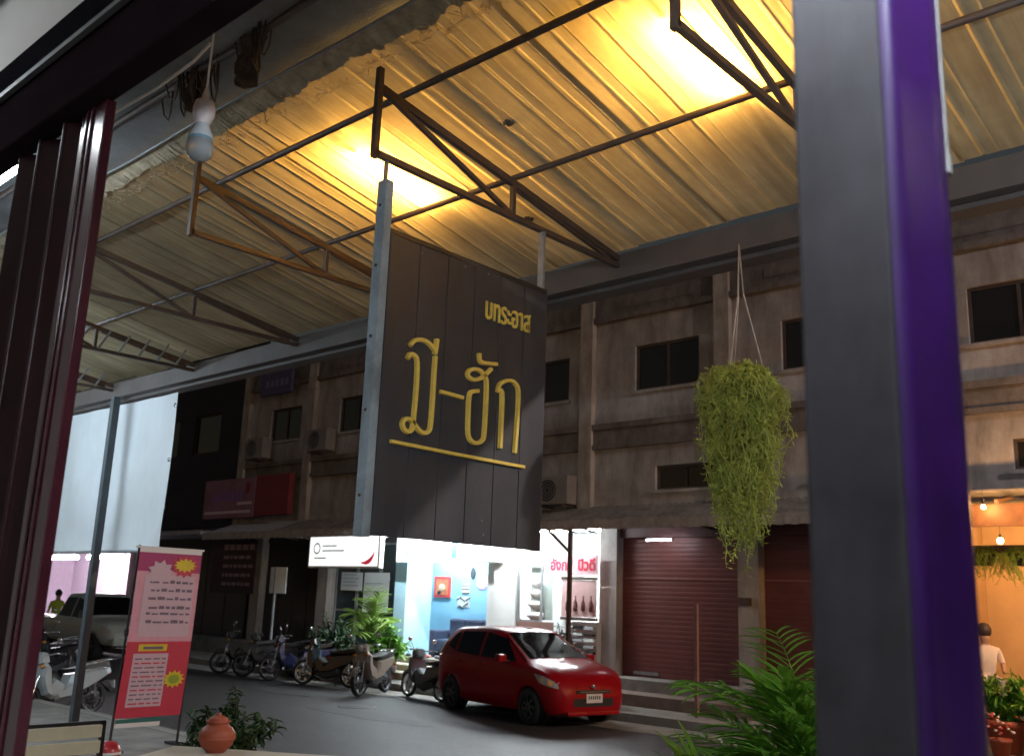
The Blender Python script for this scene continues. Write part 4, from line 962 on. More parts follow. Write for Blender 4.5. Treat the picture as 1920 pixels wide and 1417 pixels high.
for s_ in (-1, 1):
    J.patch([(1.54, .70), (1.62, .69)], [(1.50, .79), (1.60, .78)], s_, 3, 3, .0115).build('lamp_reflector', CHROME, car, world=False)
    J.patch([(1.70, .675), (1.78, .66)], [(1.69, .755), (1.77, .73)], s_, 3, 3, .0115).build('lamp_reflector', CHROME, car, world=False)
    vs = []
    for i in range(9):
        x = 1.06 + .72 * i / 8; y = .60 - .10 * (i / 8) ** 2; z = J.z_at(x, y); vs += [(x, s_ * (y - .005), z + .004), (x, s_ * (y + .005), z + .003)]
    MB().add(vs, [(2 * i, 2 * i + 1, 2 * i + 3, 2 * i + 2) for i in range(8)], True).build('bonnet_seam', BLACKP, car, world=False)
    J.patch([(1.0, .27), (1.0 + .012, .27)], [(1.0, .93), (1.0 + .012, .93)], s_, 1, 6, .003).build('wing_seam', BLACKP, car, world=False)
for k in range(6): MB().box(1.9556, 1.957, -.13 + k * .045, -.105 + k * .045, .455, .51).build('plate_mark', BLACKP, car, world=False)
pl_ = MB().box(1.944, 1.955, -.17, .17, .40, .54).build('number_plate', mat('plate_white', (.72, .70, .66), rough=.5, var=.1), car, world=False)
emb = MB().ball((1.93, 0, .655), .05, 8, 6, .3, 1, .75); emb.build('emblem', CHROME, car, world=False)
MB().path([(.15, 0, 1.50), (-.1, 0, 1.52)], .01, 6).build('roof_mount', BLACKP, car, world=False)
MB().box(-1.7, 1.7, -.6, .6, .17, .26).build('underbody', BLACKP, car, world=False)
for yy in (-.35, .25): MB().bar((.98, yy, 1.035), (.82, yy + .42, 1.12), .02, .015).build('wiper', BLACKP, car, world=False)

# pickup
SILV = mat('silver_green_paint', (.5, .55, .51), rough=.4, metal=.0, var=.05, coat=.4)
K = CarShape(top=[(-2.6, 1.05), (-2.5, 1.1), (-.75, 1.12), (-.68, 1.3), (-.5, 1.7), (-.2, 1.76), (.5, 1.75), (.75, 1.62), (1.2, 1.2), (1.35, 1.12), (2.2, 1.02), (2.5, .9), (2.6, .7)],
             half=[(-2.6, .86), (-2.4, .9), (1.6, .9), (2.3, .86), (2.6, .72)], belt=[(-2.6, 1.08), (1.2, 1.06), (2.6, 1.0)], bot=[(-2.6, .45), (2.6, .42)])
pu = thing('pickup_truck', 'pale silver pickup truck parked far left behind the canopy post', 'pickup', (-28.3, 13.4, 0), R(1))
K.body(-2.6, 2.6, 60, [(1.65, .44), (-1.45, .44)]).build('body', SILV, pu, world=False)
for s_ in (-1, 1):
    K.patch([(1.1, 1.1), (.28, 1.1)], [(.72, 1.55), (.28, 1.64)], s_).build('side_window', TINT, pu, world=False)
    K.patch([(.2, 1.1), (-.55, 1.12)], [(.2, 1.64), (-.42, 1.62)], s_).build('side_window', TINT, pu, world=False)
    K.patch([(2.2, .74), (2.5, .72)], [(2.05, .95), (2.42, .9)], s_, 4, 3, .008).build('headlight', LENS, pu, world=False)
    MB().bbox(-2.62, -2.5, s_ * .8 - .07, s_ * .8 + .07, .75, 1.05, .02).build('tail_light', REDL, pu, world=False)
    wheel(pu, 1.65, s_ * .79, .37, s_, .24); wheel(pu, -1.45, s_ * .79, .37, s_, .24)
    MB().bbox(.98, 1.12, s_ * 1.0 - .09, s_ * 1.0 + .09, 1.1, 1.3, .03).build('mirror', BLACKP, pu, world=False)
    MB().box(-.3, 1.0, s_ * .9 - .02, s_ * .9 + .02, .40, .45).build('side_step', CHROME, pu, world=False)
K.deck(1.22, .68, .74, .62).build('windscreen', TINT, pu, world=False)
MB().bbox(2.5, 2.72, -.8, .8, .42, .62, .03).build('front_bumper', SILV, pu, world=False)
MB().bbox(-2.72, -2.58, -.8, .8, .48, .62, .03).build('rear_bumper', CHROME, pu, world=False)
MB().box(-2.3, 2.3, -.7, .7, .36, .5).build('chassis', BLACKP, pu, world=False)
MB().box(2.58, 2.63, -.45, .45, .68, .86).build('grille', BLACKP, pu, world=False)

# motorbikes ---------------------------------------------------------
RIMD = mat('dark_rim', (.1, .1, .11), rough=.4, metal=.7, var=.1)
def bike_wheel(par, x, r, w_=.1, rimm=None):
    t = MB().lathe([(r * .80, -w_ * .35), (r * .93, -w_ / 2), (r, 0), (r * .93, w_ / 2), (r * .80, w_ * .35)], 26, (x, 0, r), 'y').build('wheel', TYRE, par, world=False)
    rm = MB().lathe([(r * .74, -.03), (r * .82, -.035), (r * .82, .035), (r * .74, .03), (r * .74, -.03)], 24, (x, 0, r), 'y')
    rm.lathe([(.0, -.05), (.05, -.05), (.05, .05), (.0, .05)], 10, (x, 0, r), 'y')
    for k in range(6):
        a = 2 * math.pi * k / 6; rm.bar((x + .04 * math.cos(a), 0, r + .04 * math.sin(a)), (x + r * .76 * math.cos(a + .15), 0, r + r * .76 * math.sin(a + .15)), .03, .035)
    rm.lathe([(.05, .02), (.13, .022), (.13, .016), (.05, .016)], 16, (x, 0, r), 'y')
    rm.build('rim', rimm or RIMD, t, world=False)
def motorbike(label, loc, rz, paint, lean=8, rimm=None, big=True, group='motorbikes parked along the street', scale=1.0):
    t = thing('motorbike', label, 'motorbike', loc, rz, group); t.rotation_euler = (R(lean), 0, rz)
    t.scale = (scale,) * 3
    r = .272
    bike_wheel(t, .62, r, rimm=rimm); bike_wheel(t, -.60, r, rimm=rimm)
    # front: fork, mudguard, leg shield, headlight, bars
    for s_ in (-1, 1): MB().tube((.62, s_ * .065, r), (.42, s_ * .065, .82), .018, 8).build('fork', CHROME, t, world=False)
    mg = MB(); vs = []
    for i in range(9):
        a = R(25 + 125 * i / 8); 
        for y in (-.06, 0, .06): vs.append((.62 + (r + .025) * math.cos(a), y, r + (r + .025 + (.018 if y == 0 else 0)) * math.sin(a)))
    mg.add(vs, [(i * 3 + j, i * 3 + j + 1, (i + 1) * 3 + j + 1, (i + 1) * 3 + j) for i in range(8) for j in range(2)], True).build('front_mudguard', paint, t, world=False)
    MB().prism([(.46, .50), (.40, .36), (.30, .30), (.24, .33), (.33, .52), (.36, .80), (.40, .86), (.46, .84), (.49, .66)], -.2, .2, .2).build('leg_shield', paint, t, world=False)
    MB().prism([(.32, .86), (.36, 1.0), (.44, 1.02), (.52, .95), (.50, .84), (.42, .82)], -.13, .13, .3).build('headlamp_cowl', paint, t, world=False)
    MB().ball((.50, 0, .93), .07, 12, 8, .55, 1.1, .9).build('headlight', LENS, t, world=False)
    for s_ in (-1, 1): MB().ball((.49, s_ * .14, .80), .04, 8, 6, .7, 1.1, .8).build('indicator', mat('amber_lens', (.6, .25, .03), rough=.2, var=.05), t, world=False)
    hb = MB().path([(.28, -.34, .98), (.33, -.24, .99), (.40, -.1, .97), (.40, .1, .97), (.33, .24, .99), (.28, .34, .98)], .014, 8).build('handlebar', CHROME, t, world=False)
    for s_ in (-1, 1):
        MB().tube((.29, s_ * .24, .985), (.25, s_ * .36, .975), .02, 8).build('grip', BLACKP, hb, world=False)
        mr = MB().tube((.35, s_ * .2, .99), (.36, s_ * .30, 1.16), .006, 6).build('mirror_stem', BLACKP, t, world=False)
        MB().ball((.36, s_ * .32, 1.19), .055, 10, 7, .25, 1.1, .8).build('mirror', CHROME, mr, world=False)
    # body
    MB().prism([(.30, .34), (.10, .40), (-.05, .52), (-.10, .66), (-.45, .70), (-.86, .74), (-.90, .66), (-.60, .50), (-.34, .40), (-.10, .30), (.22, .26)], -.16, .16, .2).build('body_cover', paint, t, world=False)
    MB().prism([(-.06, .68), (-.02, .74), (-.30, .77), (-.55, .82), (-.84, .83), (-.86, .76), (-.5, .72)], -.16, .16, .2).build('seat', BLACKP, t, world=False)
    MB().prism([(.26, .22), (.30, .36), (.02, .46), (-.26, .46), (-.36, .26), (-.02, .15)], -.12, .12, .2).build('engine', mat('dark_engine', (.05, .05, .055), rough=.5, metal=.4, var=.3), t, world=False)
    MB().prism([(.30, .30), (.36, .50), (.22, .62), (.02, .50), (.06, .34)], -.15, .15, .2).build('side_fairing', paint, t, world=False)
    MB().bar((-.2, .07, .30), (-.62, .07, r), .03, .05).build('swing_arm', BLACKP, t, world=False)
    MB().tube((-.05, -.1, .24), (-.85, -.13, .36), .035, 10, .045).build('exhaust', CHROME, t, world=False)
    for s_ in (-1, 1): MB().tube((-.6, s_ * .1, r), (-.55, s_ * .1, .66), .022, 8).build('shock_absorber', CHROME, t, world=False)
    MB().prism([(-.80, .60), (-.84, .72), (-.93, .70), (-.92, .62)], -.07, .07, .2).build('tail_light', REDL, t, world=False)
    rg = MB().path([(-.5, .14, .80), (-.82, .14, .86), (-.98, .08, .87), (-.98, -.08, .87), (-.82, -.14, .86), (-.5, -.14, .80)], .012, 6).build('grab_rail', CHROME, t, world=False)
    MB().prism([(-.74, .5), (-.86, .55), (-1.0, .36), (-.97, .33)], -.05, .05, .1).build('rear_mudguard', BLACKP, t, world=False)
    MB().box(-1.0, -.99, -.09, .09, .40, .52).build('number_plate', WHITEP, t, world=False)
    MB().tube((-.05, -.08, .24), (-.1, -.24, .02), .012, 6).build('side_stand', BLACKP, t, world=False)
    return t
PB = mat('black_bike_paint', (.015, .015, .018), rough=.25, var=.1, coat=.5)
PBL = mat('dark_blue_bike_paint', (.03, .035, .12), rough=.3, var=.1, coat=.5)
PGR = mat('grey_bike_paint', (.10, .105, .11), rough=.3, var=.1, coat=.4)
PWH = mat('white_bike_paint', (.38, .41, .41), rough=.35, var=.1, coat=.4)
PBR = mat('bronze_bike_paint', (.2, .16, .13), rough=.35, var=.1, coat=.4)
motorbike('black motorbike at the left end of the row, a bright mirror at its left', (-21.2, 13.95, .004), R(-118), PB, lean=7)
motorbike('second black motorbike from the left, behind the signboard pole', (-20.2, 13.95, .004), R(-125), PB, lean=7)
motorbike('dark blue motorbike between the black one and the silver-wheeled one', (-19.2, 14.0, .004), R(-112), PBL, lean=7)
motorbike('dark motorbike with a shiny silver wheel showing its side', (-17.75, 13.75, .004), R(-160), PB, lean=6, rimm=CHROME)
motorbike('bronze and white motorbike facing the road, right of the silver-wheeled one', (-15.95, 13.55, .004), R(-66), PBR, lean=5)
motorbike('grey scooter with a white wheel rim, just left of the red car', (-14.7, 13.85, .004), R(172), PGR, lean=6, rimm=WHITEP, scale=.95)
motorbike('white motorbike on the near side of the road at the bottom left', (-15.5, 6.95, .004), R(-75), PWH, lean=5, scale=.95)
motorbike('dark motorbike in the road beyond the white one at the left', (-21.2, 9.2, .004), R(-55), PB, lean=5)
motorbike('motorbike beside the person in yellow, far left', (-31.6, 13.3, .004), R(-20), PB, lean=3)

# ================================================================== people
SKIN = mat('skin', (.34, .19, .12), rough=.6, var=.08)
def person(label, loc, rz, joints, edges_, radii, shirt, trousers, hair, zc, head, face_dir=(1, 0)):
    t = thing('person', label, 'person', loc, rz)
    me = bpy.data.meshes.new('body'); me.from_pydata(joints, edges_, [])
    o = bpy.data.objects.new('body', me); COL.objects.link(o)
    sk = o.modifiers.new('skin', 'SKIN'); sk.use_smooth_shade = True
    if not me.skin_vertices: me.skin_vertices.new()
    for i, v in enumerate(me.skin_vertices[0].data): v.radius = radii[i] if isinstance(radii[i], tuple) else (radii[i],) * 2; v.use_root = (i == 0)
    ss = o.modifiers.new('sub', 'SUBSURF'); ss.levels = 1; ss.render_levels = 1
    dg = bpy.context.evaluated_depsgraph_get(); dg.update()
    ev = o.evaluated_get(dg); nm = bpy.data.meshes.new_from_object(ev)
    bpy.data.objects.remove(o); bpy.data.meshes.remove(me)
    nm.materials.clear()
    for m in (SKIN, shirt, trousers, BLACKP): nm.materials.append(m)
    for p in nm.polygons:
        p.material_index = zc(p.center); p.use_smooth = True
    b = bpy.data.objects.new('body', nm); COL.objects.link(b); b.parent = t
    hx, hy, hz = head
    MB().ball((hx - .03, hy, hz + .035), .118, 14, 10, 1.0, .92, 1.08).build('hair', hair, t, world=False)
    return t
def adult(sit=False, arms='down'):
    if not sit:
        J_ = [(0, 0, .95), (0, 0, 1.15), (0, 0, 1.38), (0, 0, 1.48), (.01, 0, 1.56), (.03, 0, 1.68), (.02, .17, 1.40), (.02, .24, 1.14), (.12, .25, .93), (.17, .25, .85), (.02, -.17, 1.40), (.02, -.24, 1.14), (.12, -.25, .93), (.17, -.25, .85),
              (0, .1, .88), (.03, .11, .50), (0, .11, .08), (.15, .12, .04), (0, -.1, .88), (.03, -.11, .50), (0, -.11, .08), (.15, -.12, .04)]
    else:
        J_ = [(0, 0, .48), (0, 0, .68), (.02, 0, .90), (.02, 0, 1.0), (.03, 0, 1.08), (.05, 0, 1.20), (.04, .17, .93), (.10, .23, .70), (.30, .18, .62), (.38, .16, .62), (.04, -.17, .93), (.10, -.23, .70), (.30, -.18, .62), (.38, -.16, .62),
              (.06, .1, .47), (.44, .12, .48), (.44, .12, .08), (.58, .13, .04), (.06, -.1, .47), (.44, -.12, .48), (.44, -.12, .08), (.58, -.13, .04)]
    E_ = [(0, 1), (1, 2), (2, 3), (3, 4), (4, 5), (2, 6), (6, 7), (7, 8), (8, 9), (2, 10), (10, 11), (11, 12), (12, 13), (0, 14), (14, 15), (15, 16), (16, 17), (0, 18), (18, 19), (19, 20), (20, 21)]
    Rd = [(.15, .12), (.14, .11), (.16, .12), (.06, .06), (.085, .08), (.1, .09), .06, .045, .035, .03, .06, .045, .035, .03, .09, .06, .042, .035, .09, .06, .042, .035]
    return J_, E_, Rd
YEL = mat('yellow_green_shirt', (.42, .5, .05), rough=.8, var=.15); GREYT = mat('grey_trousers', (.22, .22, .24), rough=.85, var=.15)
HAIR = mat('black_hair', (.012, .01, .01), rough=.5, var=.2)
def zstand(c):
    if c.z > 1.47: return 0
    if abs(c.y) > .2 and c.z < 1.15: return 0
    if c.z > .93: return 1
    return 2 if c.z > .09 else 3
def zsit(c):
    if c.z > 1.0: return 0
    if abs(c.y) > .14 and c.z < .75 and c.x > .12 and c.z > .56: return 0
    if c.z > .52: return 1
    return 2 if c.z > .1 else 3
j_, e_, r_ = adult()
person('person in a yellow-green shirt standing far left by a motorbike', (-32.2, 13.9, .004), R(-40), j_, e_, r_, YEL, GREYT, HAIR, zstand, (.03, 0, 1.66))
j_, e_, r_ = adult(True)
person('seated person in a pale shirt in the warm restaurant, beside the violet-lit rail', (-4.95, 16.75, .572), R(-60), j_, e_, r_, mat('pale_shirt', (.6, .5, .42), rough=.8, var=.1), GREYT, mat('brown_hair', (.03, .014, .01), rough=.6, var=.2), zsit, (.05, 0, 1.19))
cs = thing('stool', 'small wooden stool under the seated person in the restaurant', 'stool', (-4.95, 16.75, .572))
MB().lathe([(.001, 0), (.17, 0), (.18, .02), (.17, .04), (.001, .04)], 16, (-4.95, 16.75, .92)).build('seat', WOOD, cs)
for a in range(4): MB().tube((-4.95 + .1 * math.cos(a * 1.57), 16.75 + .1 * math.sin(a * 1.57), .92), (-4.95 + .15 * math.cos(a * 1.57), 16.75 + .15 * math.sin(a * 1.57), .572), .015, 6).build('leg', WOOD, cs)
# restaurant furniture
tb = thing('restaurant_table', 'small wooden table inside the warm restaurant', 'table', (-3.9, 17.3, .572))
MB().bbox(-4.3, -3.5, 17.0, 17.7, 1.26, 1.30, .01).build('table_top', WOOD, tb)
for xx in (-4.2, -3.6):
    for yy in (17.1, 17.6): MB().bar((xx, yy, .572), (xx, yy, 1.26), .05, .05).build('leg', WOOD, tb)
fg = thing('small_vase', 'dark little vase standing on the restaurant table', 'vase', (-4.05, 17.2, 1.3))
MB().lathe([(.001, 0), (.05, 0), (.07, .08), (.03, .2), (.05, .26), (.045, .26)], 12, (-4.05, 17.2, 1.302)).build('vase_body', BLACKP, fg)
WARMX = em('added_bulb_glow', (1.0, 0.5, 0.18), 9000)
def bulb_lamp(label, p, r_=.045, g=None):
    t = thing('bulb_lamp', label, 'lamp', p, 0, 'warm bulbs of the restaurant')
    MB().ball(p, r_, 8, 6).build('bulb', g or WARMB, t); MB().tube((p[0], p[1], p[2] + r_ * .8), (p[0], p[1], p[2] + .12), .022, 8).build('socket', BLACKP, t)
    MB().tube((p[0], p[1], p[2] + .12), (p[0], p[1], p[2] + .3), .004, 5).build('cord', BLACKP, t)
bulb_lamp('small bright bulb before the timber roof of the restaurant', (-4.3, 14.95, 3.56), .03)
bulb_lamp('added strong bulb out of view at the right, warming pilasters and shutter', (-3.0, 14.6, 3.5), .032, WARMX)  # added out of view; gives the orange light the small bulb is too dim for
bulb_lamp('warm bulb hanging inside the restaurant, hidden by its rail', (-3.6, 17.4, 3.3), .06)
bulb_lamp('warm bulb hanging inside the restaurant near its left wall', (-5.0, 18.2, 3.3), .05)
# ================================================================== plants
LEAF_H = mat('hanging_leaf', (.42, .46, .085), rough=.55, var=.45, scale=8)
LEAF_P = mat('palm_leaf', (.13, .32, .035), rough=.45, var=.35, scale=5)
LEAF_Y = mat('bright_leaf', (.2, .34, .04), rough=.5, var=.35, scale=5)
LEAF_D = mat('dark_leaf', (.03, .07, .022), rough=.55, var=.4, scale=5)
POT = mat('terracotta', (.34, .07, .03), rough=.55, var=.2, scale=6, stain=(.25, .06, .03), stain_amt=.5, stain_scale=(8, 8, 8))
translucent(LEAF_H, None, .35); translucent(LEAF_P, None, .3); translucent(LEAF_Y, None, .3)
def strip(mb, pts, wd, up=Vector((0, 0, 1)), fold=.25):
    """leaf blade along pts: width tapers, slight V fold"""
    k = len(pts); vs = []
    for i, p in enumerate(pts):
        p = Vector(p); d = (Vector(pts[min(i + 1, k - 1)]) - Vector(pts[max(i - 1, 0)])).normalized(); s = d.cross(up)
        s = s.normalized() if s.length > 1e-4 else Vector((1, 0, 0)); n = s.cross(d)
        t = i / (k - 1); ww = wd * math.sin(math.pi * (.08 + .9 * t)) ** .8 if t < 1 else 0.0008
        vs += [p - s * ww / 2 + n * ww * fold, p, p + s * ww / 2 + n * ww * fold]
    mb.add(vs, [(i * 3 + j, i * 3 + j + 1, (i + 1) * 3 + j + 1, (i + 1) * 3 + j) for i in range(k - 1) for j in range(2)], True)
def curve_pts(p0, d, L, droop, n=6):
    pts = [Vector(p0)]; d = Vector(d).normalized()
    for i in range(n):
        d = (d + Vector((0, 0, -droop / n))).normalized(); pts.append(pts[-1] + d * L / n)
    return pts
def frond(base, az, el, L, droop, leafL, leafW, nl=16, spread=.9):
    mb = MB(); d = Vector((math.cos(az) * math.cos(el), math.sin(az) * math.cos(el), math.sin(el)))
    pts = curve_pts(base, d, L, droop, 12); mb.path(pts, lambda t: .009 * (1 - .8 * t), 5)
    for i in range(nl):
        t = .22 + .76 * i / (nl - 1); f = t * 12; a = min(int(f), 11); p = pts[a].lerp(pts[a + 1], f - a)
        tan = (pts[a + 1] - pts[a]).normalized(); side = tan.cross(Vector((0, 0, 1))); side = side.normalized() if side.length > .01 else Vector((1, 0, 0))
        ll = leafL * math.sin(math.pi * (.18 + .75 * (1 - t) ** .8)) * random.uniform(.8, 1.1)
        for s_ in (-1, 1):
            dd = tan * .75 + side * s_ * spread + Vector((0, 0, random.uniform(-.05, .3)))
            strip(mb, curve_pts(p, dd, ll, .45, 4), leafW * random.uniform(.8, 1.15))
    return mb
def pot_mesh(c, r, h): return MB().lathe([(.001, 0), (r * .7, 0), (r * .95, h * .8), (r * 1.05, h * .82), (r * 1.05, h), (r * .92, h), (r * .88, h * .85), (.001, h * .85)], 20, c)
def palm(label, loc, n, L, potr, poth, leaf, el=(20, 80), az=(0, 360), leafL=.34, leafW=.034, group=None, droop=(.7, 1.5), stem=.25, nl=16, pot=POT):
    t = thing('potted_palm', label, 'plant', loc, 0, group)
    pot_mesh(loc, potr, poth).build('pot', pot, t)
    for k in range(n):
        a = R(random.uniform(*az)); e = R(random.uniform(*el)); b = (loc[0] + random.uniform(-.05, .05), loc[1] + random.uniform(-.05, .05), loc[2] + poth * .85 + random.uniform(0, stem))
        frond(b, a, e, L * random.uniform(.75, 1.1), random.uniform(*droop), leafL, leafW, nl).build('frond', leaf, t)
    for k in range(4):
        x, y = loc[0] + random.uniform(-.05, .05), loc[1] + random.uniform(-.05, .05)
        MB().tube((x, y, loc[2] + poth * .8), (x, y, loc[2] + poth * .85 + stem), .014, 6).build('stem', LEAF_D, t)
    return t
random.seed(42)
palm('bushy green potted palm beside the grey column at the bottom right', (-2.42, 5.35, .297), 46, .80, .24, .42, LEAF_P, el=(25, 85), leafL=.34, leafW=.036, stem=.35)
# one long frond reaching left over the road is part of a second palm
palm('second potted palm, its long fronds reaching left toward the shutter', (-2.72, 5.75, .297), 12, .95, .22, .40, LEAF_P, el=(35, 70), az=(120, 250), leafL=.36, leafW=.034, stem=.45, droop=(.9, 1.4))
def broadleaf(label, loc, n, L, wd, leaf, potr=.15, poth=.25, el=(15, 80), pot=POT, name='potted_plant'):
    t = thing(name, label, 'plant', loc); pot_mesh(loc, potr, poth).build('pot', pot, t)
    for k in range(n):
        a = random.uniform(0, 6.28); e = R(random.uniform(*el)); d = (math.cos(a) * math.cos(e), math.sin(a) * math.cos(e), math.sin(e))
        mb = MB(); pts = curve_pts((loc[0], loc[1], loc[2] + poth * .9), d, L * random.uniform(.6, 1.1), random.uniform(.6, 1.6), 7)
        strip(mb, pts, wd * random.uniform(.7, 1.2), fold=.15); mb.build('leaf', leaf, t)
    return t
def shrub(label, loc, rx, h0, h1, n, leaf, ll=.07, lw=.03, pot=None, potr=.18, poth=.35, name='potted_shrub'):
    t = thing(name, label, 'plant', loc); pot_mesh(loc, potr, poth).build('pot', pot or POT, t)
    mb = MB(); st = MB()
    for k in range(max(8, n // 45)):
        a = random.uniform(0, 6.28); rr = rx * math.sqrt(random.random()); top = Vector((loc[0] + rr * math.cos(a), loc[1] + rr * math.sin(a), loc[2] + h0 + (h1 - h0) * random.uniform(.35, 1) * (1 - .45 * (rr / rx) ** 2)))
        b = Vector((loc[0], loc[1], loc[2] + poth * .85)); mid = b.lerp(top, .5) + Vector((random.gauss(0, .04), random.gauss(0, .04), .06))
        pts = [b, b.lerp(mid, .5), mid, mid.lerp(top, .5), top]; st.path(pts, .006, 4)
        for j in range(n // max(8, n // 45)):
            f = random.uniform(.25, 1) * 4; i = min(int(f), 3); p = pts[i].lerp(pts[i + 1], f - i)
            d = Vector((random.gauss(0, 1), random.gauss(0, 1), random.gauss(.1, .7)))
            strip(mb, curve_pts(p, d, ll * random.uniform(.6, 1.4), .6, 3), lw * random.uniform(.6, 1.3))
    f_ = mb.build('foliage', leaf, t); f_['kind'] = 'stuff'; st.build('branches', LEAF_D, t)['kind'] = 'stuff'
    return t
broadleaf('bright green broad-leaved plant low in front of the palms', (-2.95, 5.0, .297), 110, .55, .06, LEAF_Y, .17, .66, el=(5, 75))
shrub('dim low leafy shrub standing behind the clay pot', (-6.75, 4.4, .297), .42, .45, .98, 1100, mat('dull_leaf', (.035, .075, .02), rough=.7, var=.4, scale=5), .075, .034, mat('dark_pot', (.03, .028, .027), rough=.7, var=.2))
palm('light green palm in a pot before the dim glazed shop', (-17.75, 14.95, .146), 20, .9, .22, .45, LEAF_Y, el=(25, 85), leafL=.4, leafW=.05, stem=.9, nl=12)
shrub('dark green bushy plant right of the light green palm', (-17.2, 15.0, .146), .5, .4, 1.35, 900, LEAF_P, .16, .09, None, .2, .4)
shrub('dim shrub behind the silver-wheeled motorbike', (-19.2, 14.95, .146), .7, .4, 1.6, 1200, LEAF_D, .13, .06, None, .25, .4)
shrub('small dark bush behind the bonnet of the red car', (-12.1, 14.9, .146), .38, .5, 1.75, 900, LEAF_D, .12, .04, None, .2, .5)
shrub('low grey-green bush at the foot of the orange pilaster', (-11.3, 15.15, .146), .35, .25, .8, 600, LEAF_D, .1, .04, None, .18, .3)
# hedge planters of the restaurant
for (x, lab) in ((-5.05, 'leafy planter before the restaurant, touching the violet-lit rail'), (-4.35, 'leafy planter before the restaurant, at the right picture edge'), (-3.65, 'leafy planter before the restaurant beyond the picture edge')):
    t = shrub(lab, (x, 15.4, .146), .42, .4, 1.25, 1200, LEAF_P, .12, .05, None, .28, .45, name='planter')
t = thing('flower_pot', 'small pot with red and white flowers below the planters', 'plant', (-4.3, 14.95, .146))
pot_mesh((-4.3, 14.95, .146), .14, .24).build('pot', POT, t)
for k in range(26): 
    c = (-4.3 + random.gauss(0, .1), 14.95 + random.gauss(0, .08), .45 + random.uniform(0, .25))
    MB().ball(c, random.uniform(.014, .028), 6, 5, 1, 1, .7).build('flower', mat('petal_red', (.6, .05, .04), rough=.6, var=.2) if k % 2 else mat('petal_white', (.7, .6, .5), rough=.6, var=.2), t)
def hanging_basket(label, c, n, L, leaf, rad=.2, seg=20, ropes=None):
    t = thing('hanging_plant', label, 'plant', (c[0], c[1], c[2]))
    mb = MB()
    for k in range(n):
        a = random.uniform(0, 6.28); r0 = rad * math.sqrt(random.random())
        p = Vector((c[0] + r0 * math.cos(a), c[1] + r0 * math.sin(a), c[2] + .17 * (1 - (r0 / rad) ** 2) - .03)); d = Vector((math.cos(a), math.sin(a), random.uniform(-.1, .35)))
        ll = L * (random.betavariate(2.4, 1.7)) * (1.25 if random.random() < .12 else 1) ; step = .028; pts = [p]; vel = d.normalized()
        tot = 0; out = rad * random.uniform(.85, 1.3) * (1.35 if random.random() < .12 else 1)
        while tot < ll:
            vel = vel + Vector((random.gauss(0, .28), random.gauss(0, .28), -.26 + random.gauss(0, .12)))
            rr = math.hypot(pts[-1].x - c[0], pts[-1].y - c[1]); lim = out * (1 - .75 * max(0, tot / L - .45))
            if rr > lim: vel += Vector((c[0] - pts[-1].x, c[1] - pts[-1].y, 0)) * 1.3
            vel.normalize(); pts.append(pts[-1] + vel * step); tot += step
        if len(pts) < 4: continue
        mb.path(pts[::2] if len(pts) > 5 else pts, .0034, 3)
        for q in pts[1:]:
            for _ in range(1 if random.random() < .6 else 2):
                dd = Vector((random.gauss(0, 1), random.gauss(0, 1), random.gauss(-.1, .7))).normalized(); l2 = random.uniform(.022, .05)
                s_ = dd.orthogonal().normalized() * random.uniform(.0028, .006)
                mb.add([q - s_ * .5, q + dd * l2 * .55 - s_, q + dd * l2, q + dd * l2 * .55 + s_], [(0, 1, 2, 3)])
    f = mb.build('trailing_foliage', leaf, t); f['kind'] = 'stuff'
    MB().lathe([(.001, -.16), (rad * .5, -.16), (rad * .85, 0), (rad * .9, .02), (rad * .8, .0), (.001, -.02)], 16, c).build('basket', BLACKP, t)
    if ropes:
        for (dx, dy) in ((.15, .05), (-.12, .1), (.0, -.16)):
            MB().path([ropes, (ropes[0] + dx * .15, ropes[1] + dy * .15, ropes[2] - .35), (c[0] + dx, c[1] + dy, c[2])], .005, 5).build('rope', mat('pale_rope', (.4, .33, .27), rough=.8, var=.2), t)
    return t
random.seed(77)
hanging_basket('long trailing green plant hanging on strings from the canopy edge', (-2.89, 5.3, 3.36), 420, 1.26, LEAF_H, rad=.172, ropes=(-2.89, 5.3, 4.30))
hanging_basket('yellow-green hanging plant in the restaurant, nearest the violet-lit rail', (-4.8, 16.4, 2.95), 130, .6, LEAF_Y, rad=.28)
hanging_basket('yellow-green hanging plant in the restaurant, at the picture edge', (-4.2, 16.4, 2.95), 130, .6, LEAF_Y, rad=.28)

# ================================================================== near props
bn = thing('standing_banner', 'tall red and pink advertising banner on a stand by the canopy post', 'banner', (-10.3, 5.6, .295))
def bpt(u, v): # u 0..1 along Y, v 0..1 up
    return (-10.3 + .03 * math.sin(v * 3.1) , 5.21 + .76 * u + .06 * v, .62 + 1.80 * v)
def bpanel(name, u0, u1, v0, v1, m, off=0.0, n=6):
    vs = []
    for j in range(n + 1):
        for i in range(2):
            p = bpt(u0 + (u1 - u0) * i, v0 + (v1 - v0) * j / n); vs.append((p[0] + off, p[1], p[2]))
    mb = MB().add(vs, [(j * 2, j * 2 + 1, j * 2 + 3, j * 2 + 2) for j in range(n)], True)
    return mb.build(name, m, bn)
B_RED = mat('banner_red', (.60, .045, .085), rough=.5, var=.08); B_PINK = mat('banner_pink', (.74, .36, .45), rough=.5, var=.1)
B_PALE = mat('banner_pale', (.66, .47, .55), rough=.5, var=.06); B_YEL = mat('banner_yellow', (.75, .58, .03), rough=.5, var=.1)
B_MAG = mat('banner_magenta', (.42, .03, .16), rough=.5, var=.1); B_INK = mat('banner_ink', (.20, .14, .2), rough=.6, var=.2); B_WHT = mat('banner_white', (.8, .78, .78), rough=.5, var=.05)
